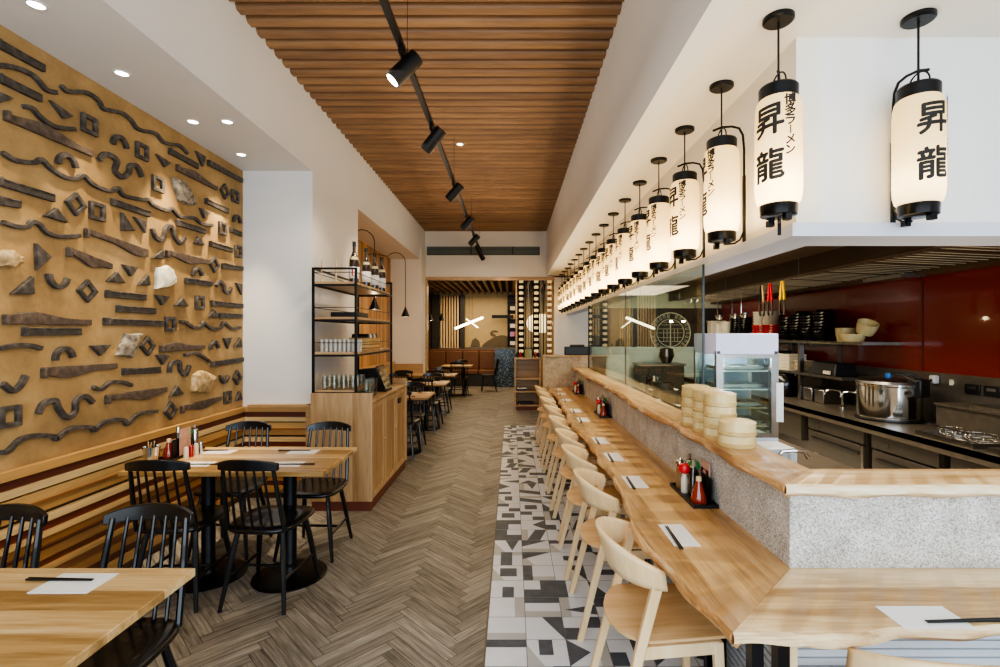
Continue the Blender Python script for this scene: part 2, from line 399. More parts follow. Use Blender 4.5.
b = B().box(-3.2, 3.4, -1.2, 16.2, -.08, -.002); struct(b.build('trim_1', plain('floor_joint', '#2e2a25', .8)))

# patterned cement tile strip in front of the bar
def tile_strip():
    T = .2; b = B(); b.box(-.13, 1.0, -1.0, 8.3, -.001, .004, 0)
    def poly(pts, mi, z):
        b.mi = mi; b._f([b.bm.verts.new((p[0], p[1], z)) for p in pts])
    pats = [[((0,.35),(1,.35),(1,.75),(0,.75))], [((0,0),(.45,0),(.8,1),(.3,1))], [((0,0),(1,.0),(1,.55))], [((.2,.2),(.75,.2),(.75,.75),(.2,.75))],
            [((0,.0),(.55,.5),(0,1))], [((0,.6),(.5,.6),(.5,1),(0,1)), ((.5,0),(1,0),(1,.4),(.5,.4))], [((0,0),(1,0),(1,.3),(0,.3))], [],
            [((.1,0),(.6,0),(.35,.9))], [((0,.3),(.6,0),(1,0),(1,.35),(.6,.75))], [((.0,.5),(.55,.5),(.55,0),(1,0),(1,1),(0,1))], [((.35,0),(.7,0),(.7,.6),(.35,.6))]]
    for i in range(6):
        for j in range(0, 46):
            x0, y0 = -.128+i*T, 8.298-(j+1)*T; g = .0016
            if x0 > .95: continue
            def tr(p, r):
                u, v = p
                for _ in range(r): u, v = v, 1-u
                return (x0+g+u*(T-2*g), y0+g+v*(T-2*g))
            poly([tr(p, 0) for p in ((0,0),(1,0),(1,1),(0,1))], 1, .0046)
            r = random.randrange(4); pt = random.choice(pats)
            if random.random() < .45: poly([tr(p, (r+2) % 4) for p in random.choice([((0,0),(1,0),(1,.28),(0,.28)), ((0,0),(.4,0),(0,.8)), ((0,0),(.25,0),(.25,1),(0,1))])], 2, .005)
            for q in pt: poly([tr(p, r) for p in q], 3, .0054)
    return b.build('trim_2', ['greyt', 'twhite', 'tgrey', 'tdark'], keep=True)
struct(tile_strip(), 'strip of white, grey and slate geometric floor tiles along the bar')
struct(B().box(-.136, -.13, -1, 8.3, 0, .006).build('trim_3', 'steeld'))

# left wall, its soffit, fascia and pier
struct(B().box(-2.75, -2.55, -1.2, 4.69, 0, 3.3).build('wall_left', 'ochre'))
struct(B().box(-2.55, -1.8902, -1.2, 4.69, 3.09, 3.2).build('trim_4', 'wall'), 'white dropped soffit over the ochre wall')
struct(B().box(-1.99, -1.89, -1.2, 10.75, 3.10, 4.0).build('trim_5', 'wall'), 'white fascia beside the slatted ceiling')
struct(B().box(-2.75, -1.89, 4.69, 6.07, 0, 3.1).build('wall_pier', 'wall'))
struct(B().box(-2.75, -2.5, 6.07, 10.3, 0, 3.2).build('wall_recess', 'panel'))
struct(B().box(-2.55, -1.8902, 6.07, 10.3, 3.08, 3.2).build('trim_6', 'cream'))
struct(B().box(-2.75, -1.87, 10.2, 10.95, 0, 3.3).build('wall_column', 'cream'))
# header wall above the opening to the rear room
struct(B().box(-1.9, 1.3, 10.75, 10.95, 2.77, 4.0).build('wall_back', 'cream'))
struct(B().box(.92, 3.2, 10.75, 10.95, 0, 2.8).build('wall_back_right', 'cream'))
b = B().box(-1.87, .92, 10.7, 10.74, 2.70, 2.775); b.box(-1.9, -1.84, 10.7, 10.9, 0, 2.7)
struct(b.build('trim_7', 'cab2'), 'timber lining around the opening to the rear room')
# air grille
g = B().box(-1.84, .6, 10.72, 10.75, 3.25, 3.43)
for i in range(6): g.box(-1.82, .58, 10.705, 10.722, 3.268+i*.027, 3.278+i*.027, 1)
g.mi = 0
for x in (-.9, .0): g.box(x, x+.03, 10.7, 10.73, 3.25, 3.43)
tag(g.build('air_grille', [plain('grille_dark', '#3c4038', .6), plain('grille_blade', '#7c8278', .5)]), 'long dark slotted air grille on the white header wall', 'vent')
# right side: fascia, lantern ceiling, bulkhead walls
struct(B().box(.75, .865, -1.2, 10.75, 2.8, 4.0).build('trim_8', 'wall'), 'white fascia between slatted ceiling and lantern ceiling')
struct(B().box(.865, 3.4, -1.2, 10.75, 2.8, 2.9).build('ceiling_lantern_bay', 'cream'))
struct(B().box(1.2, 1.3, 2.09, 10.75, 1.985, 2.8).build('wall_bulkhead', 'cream'))
struct(B().box(1.3, 3.4, 2.09, 2.2, 1.985, 2.8).build('wall_bulkhead_front', 'wall'))
b = B().prism([(1.165,2.055),(3.4,2.055),(3.4,2.29),(1.36,2.29),(1.36,10.74),(1.165,10.74)], 'z', 1.955, 2.01)
struct(b.build('trim_9', plain('bulkhead_lip', '#c9ccd4', .5, var=.02)), 'pale grey lip along the foot of the lantern bulkhead')
# ceiling slats
b = B().box(-2, .9, -1.2, 10.8, 3.97, 4.05, 1); b.mi = 0
Y = -.9; k = 0
while Y < 10.72:
    pr = [(Y,3.93),(Y,3.795),(Y+.008,3.778),(Y+.02,3.77),(Y+.072,3.77),(Y+.084,3.778),(Y+.092,3.795),(Y+.092,3.93)]
    b.prism(pr, 'x', -1.89, .75); Y += .138
struct(b.build('ceiling', ['slat', 'slatback'], sharp=.9))
# kitchen shell
struct(B().box(3.15, 3.3, 2.2, 7.6, 1.26, 2.35).build('wall_kitchen_right', 'red'))
struct(B().box(3.15, 3.3, 2.2, 7.6, 0, 1.26).build('trim_10', 'steeld'), 'stainless splashback band below the red wall panel')
b = B().box(3.144, 3.152, 3.79, 3.8, 1.26, 2.0)
struct(b.build('trim_11', plain('panel_joint', '#5a1a10', .4)))
struct(B().box(1.36, 3.15, 2.29, 7.5, 2.16, 2.25).build('ceiling_kitchen', plain('hood_lining', '#43321f', .4, .4, var=.2, scale=3)))
b = B().box(1.2, 3.3, 7.45, 7.55, 0, 1.35, 0); b.box(1.2, 3.3, 7.45, 7.55, 1.35, 1.93, 1); b.box(1.2, 3.3, 7.45, 7.55, 1.93, 2.3, 2)
for i in range(6): b.box(1.62+i*.035, 1.635+i*.035, 7.43, 7.45, 1.36, 1.92, 3)
struct(b.build('wall_kitchen_end', [plain('pale_green_tile', '#ccd3c4', .3), plain('brown_board', '#2c1f15', .4), plain('cream_strip', '#c3bd9f', .5), 'cab2']))
# round painted emblem on the brown board
def emblem():
    b = B(); c = Vector((2.38, 7.44, 1.56)); 
    def circ(r, w=.012, n=40, a0=0, a1=2*PI):
        pts = [(c.x+r*math.cos(a0+(a1-a0)*i/n), 7.438, c.z+r*math.sin(a0+(a1-a0)*i/n)) for i in range(n+1)]
        b.bar(pts, w, .008, (0,1,0))
    circ(.30, .014); circ(.205, .01)
    for i in range(26):
        a = 2*PI*i/26
        if i % 7 == 6: continue
        r0, r1 = .235, .285; ax = Vector((math.cos(a), 0, math.sin(a))); tx = Vector((-math.sin(a), 0, math.cos(a)))
        for q in ((-.4,0),(.4,0)): p = c+tx*q[0]*.03; b.bar([p+ax*r0, p+ax*r1], .007, .006, (0,1,0))
        b.bar([c+ax*(r0 if i%2 else r1)-tx*.012, c+ax*(r0 if i%2 else r1)+tx*.012], .007, .006, (0,1,0))
    for z in (-.13, -.07, 0, .06, .12, .16):
        w = math.sqrt(.2**2-z*z); b.bar([(c.x-w, 7.438, c.z+z), (c.x+w, 7.438, c.z+z)], .006, .006, (0,1,0))
    b.bar([(c.x, 7.436, c.z-.2), (c.x, 7.436, c.z+.2)], .016, .006, (0,1,0))
    for x in (-.1, -.05, .06, .11): b.bar([(c.x+x, 7.438, c.z-.13), (c.x+x, 7.438, c.z+.06)], .006, .006, (0,1,0))
    return b.build('round_emblem', plain('emblem_glow_paint', '#b7a98e', .6, emis='#b7a98e', es=.3))  # paint given a faint glow so the emblem reads brighter
tag(emblem(), 'large round line-drawn emblem on the brown board behind the glass', 'sign')

# stepped timber wainscot on left wall and pier
STRIPS = [(.045,.03,'#b58c55'),(.05,.012,'#5a2b1e'),(.04,.03,'#d3b480'),(.012,.0,'#3a2415'),(.05,.022,'#caa063'),(.016,.034,'#8a5b32'),(.05,.015,'#b98a50'),  # thin near-black strip paints the shadow line beneath the cream board
          (.02,.0,'#2b1a10'),(.04,.03,'#dcb981'),(.05,.01,'#70321f'),(.03,.028,'#d6ad72'),(.05,.012,'#a4713c'),(.014,.03,'#58301c'),(.055,.02,'#b5824a'),
          (.04,.004,'#7a4226'),(.03,.026,'#cc9f63'),(.05,.01,'#93603a'),(.05,.022,'#a97742'),(.05,.008,'#6a3a23'),(.06,.02,'#b98c55'),(.1,.005,'#4c2b1b')]
def wainscot():
    mats = []; bL = B(); bP = B(); z = .86
    for i, (h, d, c) in enumerate(STRIPS):
        z1 = z; z0 = max(0, z-h)
        cc = lin(c); dk = tuple(x*.75 for x in cc[:3])+(1,); lt = tuple(min(1, x*1.2) for x in cc[:3])+(1,)
        mats.append((dk, cc, lt)); d += .018
        bL.box(-2.56, -2.55+d, -1.2, 4.69-d, z0, z1, i); bP.box(-2.55+d if 0 else -2.55, -1.9, 4.69-d, 4.70, z0, z1, i)
        z = z0
        if z <= 0: break
    ml = []; 
    for ax in 'yx':
        row = []
        for k, (dk, cc, lt) in enumerate(mats):
            m = wood('wainscot_board', '#000000', '#000000', '#000000', ax, 0, rough=.45, knots=.15)
            r = [n for n in m.node_tree.nodes if n.type == 'VALTORGB'][0]
            for e, col in zip(r.color_ramp.elements, (dk, cc, lt)): e.color = col
            for n in m.node_tree.nodes:
                if n.type == 'MIX' and n.data_type == 'RGBA': n.inputs['B'].default_value = dk
            row.append(m)
        ml.append(row)
    struct(bL.build('baseboard_left', ml[0]), 'stepped wainscot of mixed light and dark timber boards under the ochre wall')
    struct(bP.build('baseboard_pier', ml[1]), 'stepped timber wainscot wrapping the white pier')
wainscot()
struct(B().box(-2.47, -1.895, 4.62, 4.69, .86, .885).build('trim_12', 'cab2'))
struct(B().box(-1.93, -1.885, 4.63, 4.70, 0, .885).build('trim_13', 'cab2'))
struct(B().box(-2.5, -1.83, 10.12, 10.2, 0, .93).build('baseboard_column', 'cab2'))
b = B().box(-2.5, -2.4, 6.08, 10.1, 0, .95); b.box(-2.5, -2.37, 6.08, 10.1, .95, .98)
struct(b.build('baseboard_recess', 'cab2'))

# soffit downlights
SOF = [(-2.23,2.32),(-2.31,2.93),(-2.32,3.6),(-2.07,3.6),(-2.33,4.26)]
for i, (x, y) in enumerate(SOF):
    o = thing('downlight', 'small round recessed downlight in the white soffit, %s from the front' % ORD[i], 'light', (x, y, 3.09), 0, 'recessed downlights in the white soffit')
    B().lathe([(.034,0),(.046,0),(.046,-.004),(.034,-.004)], n=20, cap=False).build('trim_ring', 'wall', o)
    B().lathe([(0,-.001),(.033,-.001)], n=20, cap=False).build('lens', 'dl', o)
    light('soffit_spot', 'SPOT', (x, y, 3.07), (55 if y < 3 else 120) if x < -2.2 else 12, (1,.82,.56), .03, target=(x-.27, y+.05, 0), spot=.95, blend=.7)
o = thing('downlight', 'single small downlight between the ceiling slats', 'light', (-.61, 5.8, 3.77))
B().lathe([(.03,0),(.045,0),(.045,-.006),(.03,-.006)], n=20, cap=False).build('trim_ring', 'wall', o)
B().lathe([(0,-.003),(.03,-.003)], n=20, cap=False).build('lens', 'dl', o)

# ================================================================ ROOF-TILE RELIEF on the ochre wall (positions in metres along the wall, height)
BARS=[((2.437,2.983),(2.686,2.988)),((2.446,2.815),(2.669,2.817)),((2.437,2.303),(2.744,2.298)),((2.446,2.207),(2.555,2.216)),((3.14,2.387),(3.468,2.384)),((3.094,1.8),(3.43,1.799)),((3.179,1.711),(3.526,1.71)),((3.079,1.625),(3.606,1.623)),((2.569,1.56),(2.913,1.562)),((3.228,1.302),(3.571,1.286)),((3.664,2.905),(4.002,2.9)),((4.133,2.978),(4.658,2.99)),((4.098,2.651),(4.429,2.642)),((4.46,2.487),(4.641,2.478)),((3.746,2.39),(4.098,2.394)),((4.158,2.306),(4.492,2.306)),((4.333,2.141),(4.666,2.163)),((3.844,1.962),(4.188,1.97)),((4.173,1.807),(4.666,1.809)),((4.293,1.706),(4.649,1.715)),((4.173,1.289),(4.675,1.304))]
WAVES=[[(2.446,2.874),(2.465,2.885),(2.545,2.912),(2.63,2.915),(2.697,2.879),(2.756,2.892)],[(2.786,2.946),(2.83,2.934),(2.949,2.986),(3.034,2.981),(3.071,2.948),(3.124,2.958),(3.228,2.985),(3.3,2.97),(3.339,2.943),(3.393,2.942),(3.526,2.975),(3.596,2.945),(3.691,2.959),(3.779,2.985),(3.872,2.958)],[(2.573,2.73),(2.619,2.74),(2.674,2.709),(2.756,2.7),(2.875,2.737)],[(2.465,2.451),(2.532,2.435),(2.63,2.458),(2.669,2.488),(2.724,2.458),(2.805,2.437),(2.882,2.452),(2.929,2.485),(3.005,2.451),(3.124,2.449),(3.188,2.487),(3.237,2.452),(3.398,2.47),(3.449,2.484),(3.506,2.457),(3.638,2.454),(3.691,2.482),(3.779,2.443),(3.908,2.466),(3.969,2.472),(4.046,2.449),(4.194,2.465)],[(2.465,2.105),(2.532,2.097),(2.592,2.11),(2.613,2.138),(2.652,2.139),(2.703,2.101),(2.783,2.095),(2.906,2.125)],[(2.451,1.476),(2.465,1.48),(2.532,1.489),(2.603,1.487),(2.669,1.469)],[(2.998,1.226),(3.056,1.206),(3.124,1.241),(3.212,1.235),(3.304,1.205)],[(2.451,0.961),(2.493,0.958),(2.555,1.003),(2.641,1.006),(2.744,0.979),(2.75,0.961),(2.799,0.987),(2.869,1.005),(2.991,0.982),(3.005,0.961),(3.071,0.995),(3.16,1.001),(3.241,0.98),(3.262,0.954),(3.375,1.005),(3.536,0.993)],[(3.787,1.642),(3.848,1.636),(3.945,1.598),(4.046,1.61),(4.072,1.64),(4.18,1.592),(4.308,1.598),(4.362,1.647),(4.476,1.595),(4.624,1.606)],[(3.837,1.383),(3.957,1.393),(4.059,1.361),(4.152,1.315)]]
CURLS=[[(3.042,2.619),(3.094,2.672),(3.179,2.661),(3.164,2.592),(3.22,2.568),(3.279,2.616),(3.287,2.661),(3.348,2.682),(3.393,2.623)],[(2.465,1.301),(2.514,1.26),(2.555,1.282),(2.584,1.331)],[(2.652,1.119),(2.683,1.171),(2.75,1.178),(2.774,1.124),(2.824,1.071),(2.875,1.097),(2.882,1.16),(2.942,1.178),(2.998,1.132)],[(3.493,2.291),(3.526,2.234),(3.593,2.232),(3.627,2.319),(3.688,2.347),(3.723,2.28),(3.787,2.239),(3.844,2.295)],[(4.246,1.956),(4.293,2.001),(4.362,1.976),(4.368,1.929),(4.429,1.913),(4.476,1.966)],[(3.664,1.261),(3.688,1.327),(3.775,1.331),(3.787,1.27),(3.848,1.231),(3.896,1.298)]]
ARCS=[(3.204,2.78,1),(2.824,2.526,1),(2.768,1.852,-1),(2.805,1.425,1),(4.568,2.593,1),(3.994,2.034,1),(4.222,1.439,1),(4.368,1.162,-1)]
DIAMONDS=[(2.882,2.303),(2.96,1.804),(3.449,1.463),(4.375,2.805),(4.222,2.138),(4.573,1.143),(3.68,0.978)]
SQUARES=[(2.975,2.804),(3.398,2.799),(3.031,2.297),(2.504,1.13),(3.552,2.622),(4.54,2.807),(4.344,2.471),(4.59,2.31),(4.026,1.802),(3.68,1.621),(4.42,0.979)]
TRIS=[[(2.715,2.833),(2.862,2.805),(2.802,2.764)],[(2.68,2.186),(2.756,2.252),(2.828,2.18)],[(3.217,2.34),(3.217,2.219),(3.33,2.239)],[(3.317,2.334),(3.43,2.33),(3.425,2.242)],[(2.635,2.034),(2.726,1.971),(2.641,1.886)],[(2.504,1.749),(2.619,1.857),(2.627,1.759)],[(3.098,1.875),(3.177,1.948),(3.245,1.878)],[(3.22,2.001),(3.357,2.0),(3.292,1.929)],[(3.357,1.878),(3.449,1.968),(3.468,1.886)],[(2.975,1.478),(3.132,1.482),(3.049,1.411)],[(3.526,2.832),(3.68,2.818),(3.617,2.763)],[(3.969,3.017),(4.098,3.015),(4.059,2.915)],[(4.015,2.572),(4.166,2.565),(4.078,2.497)],[(3.945,2.267),(4.007,2.339),(4.09,2.277)],[(3.487,2.081),(3.596,2.163),(3.606,2.091)],[(4.54,2.018),(4.649,2.016),(4.641,1.909)],[(3.516,1.827),(3.664,1.824),(3.586,1.753)],[(3.723,1.757),(3.808,1.831),(3.879,1.762)],[(4.139,1.692),(4.207,1.762),(4.279,1.688)],[(4.353,1.511),(4.476,1.514),(4.413,1.41)],[(4.519,1.422),(4.624,1.517),(4.649,1.419)],[(3.526,1.4),(3.669,1.394),(3.593,1.321)],[(3.664,1.079),(3.746,1.159),(3.825,1.081)],[(4.54,0.926),(4.607,1.015),(4.649,0.93)],[(2.446,2.746),(2.519,2.746),(2.446,2.687)]]
BLADES=[((2.48,2.647),(2.998,2.646),1,0.4),((2.946,2.151),(3.449,2.107),-1,0.8),((2.83,2.019),(3.14,1.964),-1,0.5),((2.475,1.625),(2.984,1.628),1,0.3),((2.677,1.339),(3.179,1.332),-1,0.3),((3.098,1.137),(3.638,1.131),-1,0.6),((3.751,2.812),(4.264,2.808),1,0.4),((3.636,2.138),(4.152,2.137),-1,0.5),((3.576,1.442),(4.085,1.451),1,0.3),((3.802,0.966),(4.323,0.974),-1,0.5)]
STONES=[([(2.456,1.962),(2.514,1.972),(2.555,1.947),(2.55,1.911),(2.504,1.889),(2.456,1.882)],'pale'),([(3.251,1.553),(3.384,1.546),(3.348,1.476),(3.296,1.384),(3.177,1.415),(3.204,1.466)],'grey'),([(3.686,2.712),(3.813,2.729),(3.896,2.675),(3.969,2.592),(3.908,2.553),(3.779,2.565)],'grey'),([(3.536,2.024),(3.664,2.05),(3.734,1.975),(3.723,1.934),(3.638,1.884),(3.526,1.871)],'white'),([(3.932,1.224),(4.033,1.257),(4.23,1.183),(4.18,1.089),(4.152,1.06),(3.925,1.09)],'pale')]
WX = -2.55
def rel(b, name, label, mat='slate', bev=.003):
    # the piece's origin sits at its middle on the wall
    vs = b.bm.verts; c = Vector((WX, sum(v.co.y for v in vs)/len(vs), sum(v.co.z for v in vs)/len(vs)))
    for v in vs: v.co -= c
    return tag(b.build(name, mat, None, c, bev=bev), label, 'ornament', 'roof tile and stone pieces set on the ochre wall')
def smooth(pts, n=6):
    out = []
    for i in range(len(pts)-1):
        p0 = pts[max(i-1,0)]; p1 = pts[i]; p2 = pts[i+1]; p3 = pts[min(i+2,len(pts)-1)]
        for k in range(n):
            t = k/n; out.append(tuple(.5*((2*p1[a])+(-p0[a]+p2[a])*t+(2*p0[a]-5*p1[a]+4*p2[a]-p3[a])*t*t+(-p0[a]+3*p1[a]-3*p2[a]+p3[a])*t**3) for a in (0,1)))
    return out+[pts[-1]]
def band(z):
    return 'in the top band of' if z > 2.55 else 'in the upper middle of' if z > 2.05 else 'in the middle of' if z > 1.6 else 'in the lower middle of' if z > 1.25 else 'near the foot of'
def ordered(items, cen, what):
    groups = {}
    for i, it in enumerate(items): groups.setdefault(band(cen(it)[1]), []).append(i)
    lab = {}
    for bd, idx in groups.items():
        idx.sort(key=lambda i: cen(items[i])[0])
        for n, i in enumerate(idx):
            pos = '%s from the front' % ORD[n] if len(idx) > 1 else 'the only one there'
            lab[i] = '%s %s the ochre wall, %s' % (what, bd, pos)
    return lab
lb = ordered(BARS, lambda t: ((t[0][0]+t[1][0])/2, (t[0][1]+t[1][1])/2), 'straight dark tile bar')
for i, (p, q) in enumerate(BARS):
    b = B(); h = .026; L_ = q[0]-p[0]
    h = .021
    for a0, a1, th in ((0,.06,.03),(.06,1,.022)):
        y0 = p[0]+L_*a0; y1 = p[0]+L_*a1; z0 = p[1]+(q[1]-p[1])*a0; z1 = p[1]+(q[1]-p[1])*a1; hh = h if a0 else h*1.15
        b.hexa([(WX,y0,z0-hh),(WX+th,y0,z0-hh),(WX+th,y1,z1-hh),(WX,y1,z1-hh),(WX,y0,z0+hh),(WX+th,y0,z0+hh),(WX+th,y1,z1+hh),(WX,y1,z1+hh)])
    b.box(WX+.02, WX+.026, p[0]+L_*.08, q[0]-.005, (p[1]+q[1])/2+.012, (p[1]+q[1])/2+.02)
    rel(b, 'tile_bar', lb[i])
def sweep(pts, w, th=.024, n=5):
    S = smooth(pts, n); b = B(); b.bar([(WX+th/2, y, z) for y, z in S], w, th, (1,0,0)); return b
lb = ordered(WAVES, lambda t: (sum(p[0] for p in t)/len(t), sum(p[1] for p in t)/len(t)), 'wavy dark eave-tile strip')
for i, w in enumerate(WAVES): rel(sweep(w, .023), 'wavy_tile', lb[i])
lb = ordered(CURLS, lambda t: (sum(p[0] for p in t)/len(t), sum(p[1] for p in t)/len(t)), 'curled tile strip')
for i, w in enumerate(CURLS): rel(sweep(w, .029), 'curled_tile', lb[i])
lb = ordered(ARCS, lambda t: t, 'single half-ring tile')
for i, (y, z, s) in enumerate(ARCS):
    n = 14; pts = [(y+.055*math.cos(PI*k/n+.1), z+s*(.06*math.sin(PI*k/n+.1))-s*.02) for k in range(n+1)]
    rel(sweep(pts, .028, .026, 1), 'arched_tile', lb[i])
lb = ordered(DIAMONDS, lambda t: t, 'hollow diamond tile frame')
for i, (y, z) in enumerate(DIAMONDS):
    a, c = .072, .042; b = B(); b.ring([(y-a,z),(y,z-a),(y+a,z),(y,z+a)], [(y-c,z),(y,z-c),(y+c,z),(y,z+c)], 'x', WX, WX+.022); rel(b, 'diamond_frame_tile', lb[i])
lb = ordered(SQUARES, lambda t: t, 'hollow square tile frame')
for i, (y, z) in enumerate(SQUARES):
    a, c = .055, .031; b = B(); b.ring([(y-a,z-a),(y+a,z-a),(y+a,z+a),(y-a,z+a)], [(y-c,z-c),(y+c,z-c),(y+c,z+c),(y-c,z+c)], 'x', WX, WX+.022); rel(b, 'square_frame_tile', lb[i])
lb = ordered(TRIS, lambda t: (sum(p[0] for p in t)/3, sum(p[1] for p in t)/3), 'solid triangular tile')
for i, t in enumerate(TRIS): rel(B().prism(t, 'x', WX, WX+.024, .06), 'triangular_tile', lb[i])
lb = ordered(BLADES, lambda t: ((t[0][0]+t[1][0])/2, (t[0][1]+t[1][1])/2), 'long curved-edge tile blade')
for i, (p, q, s, pk) in enumerate(BLADES):
    n = 14; L_ = q[0]-p[0]; A_ = []; C_ = []
    for k in range(n+1):
        u = k/n; zz = p[1]+(q[1]-p[1])*u; hgt = .034+.034*math.exp(-((u-pk)/.26)**2)
        A_.append((p[0]+L_*u, zz-s*.028)); C_.append((p[0]+L_*u, zz-s*.028+s*hgt))
    poly = A_+C_[::-1]
    b = B().prism(poly, 'x', WX, WX+.02); b.box(WX, WX+.032, p[0]-.004, p[0]+.014, p[1]-.03, p[1]+.022)
    rel(b, 'curved_tile_blade', lb[i], 'slateb')
for (pts, kind), lab in zip(STONES, ['pale rounded stone at the front edge of the ochre wall','rough dark grey stone in the lower middle of the ochre wall','rough grey flat stone in the top band of the ochre wall','bright white flat stone in the middle of the ochre wall','pale grey squarish stone low near the white pier']):
    b = B(); n = len(pts); cy = sum(p[0] for p in pts)/n; cz = sum(p[1] for p in pts)/n; rings = []
    big = []
    for j in range(n):
        a, c = pts[j], pts[(j+1) % n]
        for u in (0, .33, .66): big.append((a[0]+(c[0]-a[0])*u+random.uniform(-.007,.007), a[1]+(c[1]-a[1])*u+random.uniform(-.007,.007)))
    for sc_, x in ((1,0),(1.0,.02),(.88,.035),(.5,.042)):
        rings.append([b.bm.verts.new((WX+x+random.uniform(-.005,.005)*(x > 0), cy+(p[0]-cy)*sc_, cz+(p[1]-cz)*sc_)) for p in big])
    for a, c in zip(rings, rings[1:]):
        for j in range(len(big)): b._f([a[j], a[(j+1)%len(big)], c[(j+1)%len(big)], c[j]])
    b._f(rings[-1]); b._f(rings[0][::-1]); rel(b, 'rough_stone', lab, {'pale':'stone_pale','grey':'stone_grey','white':'stone_white'}[kind], 0)

# ================================================================ TABLES AND SPINDLE CHAIRS
def table(x0, x1, y0, y1, label, parts=True, top='oak_top'):
    cx, cy = (x0+x1)/2, (y0+y1)/2; w, d = x1-x0, y1-y0
    t = thing('dining_table', label, 'table', (cx, cy, 0), 0, 'oak topped tables on black pedestals')
    B().box(-w/2, w/2, -d/2, d/2, .722, .75).build('tabletop', top, t, bev=.003)
    for s in (-1, 1):
        p = B(); p.lathe([(.225,0),(.225,.008),(.21,.014),(.05,.024),(.04,.04),(.04,.70),(.04,.722)], (s*w*.22,0,0), 28)
        p.box(s*w*.22-.16, s*w*.22+.16, -.03, .03, .70, .722); p.box(s*w*.22-.03, s*w*.22+.03, -d*.38, d*.38, .70, .722)
        p.build('pedestal', 'blackm', t)
    return t
table(-2.31, -1.08, .95, 1.69, 'oak table nearest the camera with one white placemat')
table(-2.28, -1.09, 2.86, 3.49, 'oak table beside the ochre wall set with four placemats')
def chair_proto():
    t = thing('spindle_chair', '', 'chair')
    b = B(); n = 24; prof = []
    for k in range(n):
        a = 2*PI*k/n; x = math.cos(a); y = math.sin(a)
        sx = abs(x)**.55*(1 if x > 0 else -1); sy = abs(y)**.6*(1 if y > 0 else -1)
        prof.append((sx*(.215-.02*(1-sy)/2), sy*.21+.01))
    R = []
    for sc_, z in ((.93,.43),(1,.442),(1,.452),(.96,.46),(.6,.453),(.2,.45)):
        R.append([b.bm.verts.new((p[0]*sc_, p[1]*sc_, z)) for p in prof])
    for a, c in zip(R, R[1:]):
        for k in range(n): b._f([a[k], a[(k+1)%n], c[(k+1)%n], c[k]])
    b._f(R[0][::-1]); b._f(R[-1]); b.build('seat', 'black', t, sharp=1.2)
    tops = {(-1,1):(-.14,.13),(1,1):(.14,.13),(-1,-1):(-.13,-.11),(1,-1):(.13,-.11)}
    bots = {(-1,1):(-.2,.2),(1,1):(.2,.2),(-1,-1):(-.185,-.2),(1,-1):(.185,-.2)}
    for k in tops:
        (ax, ay), (bx, by) = tops[k], bots[k]
        B().tube([(bx,by,0),(bx*.7+ax*.3, by*.7+ay*.3, .13),(bx*.4+ax*.6, by*.4+ay*.6, .27),(ax,ay,.435)], [.011,.014,.017,.014], 10).build('leg', 'black', t)
    def on(k, z):
        u = z/.435; return (bots[k][0]*(1-u)+tops[k][0]*u, bots[k][1]*(1-u)+tops[k][1]*u, z)
    for s in (-1, 1): B().tube([on((s,-1),.17), on((s,1),.17)], .009, 8).build('stretcher', 'black', t)
    a = [(p+q)/2 for p, q in zip(on((-1,-1),.17), on((-1,1),.17))]; B().tube([a, (-a[0], a[1], a[2])], .009, 8).build('stretcher', 'black', t)
    for i in range(7):
        u = (i-3)/3; x0 = u*.16; x1 = u*.142; y0 = -.185+.03*u*u; y1 = -.265+.028*u*u
        r = .0125 if abs(u) > .99 else .0075
        if abs(u) > .99: x0 *= 1.03
        B().tube([(x0,y0,.445),((x0+x1)/2,(y0+y1)/2-.004,.64),(x1,y1,.825)], [r,r*1.05,r*.85], 8).build('spindle', 'black', t)
    b = B()
    def f(u, v):
        a = (u-.5)*2; x = a*.17; y = -.272+.045*a*a; z = .802+.062*v-(.022*abs(a)**2.5)*v+.006*(1-a*a)
        return (x, y, z)
    n = 14; F = []
    for i in range(n+1):
        u = i/n; p0 = Vector(f(u,0)); p1 = Vector(f(u,1)); F.append([b.bm.verts.new(q) for q in (p0+Vector((0,-.012,0)), p1+Vector((0,-.016,0)), p1+Vector((0,.006,0)), p0+Vector((0,.01,0)))])
    for a_, c_ in zip(F, F[1:]):
        for k in range(4): b._f([a_[k], a_[(k+1)%4], c_[(k+1)%4], c_[k]])
    b._f(F[0]); b._f(F[-1][::-1]); b.build('top_rail', 'black', t, bev=.004)
    return t
ch = chair_proto(); first = [True]
def chair(x, y, rz, label, group):
    if first[0]: ch.location = (x,y,0); ch.rotation_euler = (0,0,rz); ch['label'] = label; ch['group'] = group; first[0] = False; return ch
    r = dup(ch, (x,y,0), rz, label); r['group'] = group; return r
G1 = 'black spindle chairs at the wall-side tables'
chair(-1.42, 1.71, PI+.02, 'black spindle chair on the far side of the nearest table, aisle side', G1)
chair(-1.99, 1.70, PI-.03, 'black spindle chair on the far side of the nearest table, wall side', G1)
chair(-1.43, 2.94, -.06, 'black spindle chair on the near side of the four-place table, aisle side', G1)
chair(-1.95, 2.94, .05, 'black spindle chair on the near side of the four-place table, wall side', G1)
chair(-1.41, 3.56, PI-.04, 'black spindle chair beyond the four-place table, beside the oak cabinet', G1)
chair(-2.02, 3.58, PI+.03, 'black spindle chair beyond the four-place table, by the pier wainscot', G1)
FT = [(6.15,6.8,-1.06,'first table past the cabinet'),(7.75,8.4,-1.05,'second table past the cabinet'),(9.4,10.0,-1.1,'third table past the cabinet'),(12.1,12.75,-1.0,'table inside the rear room')]
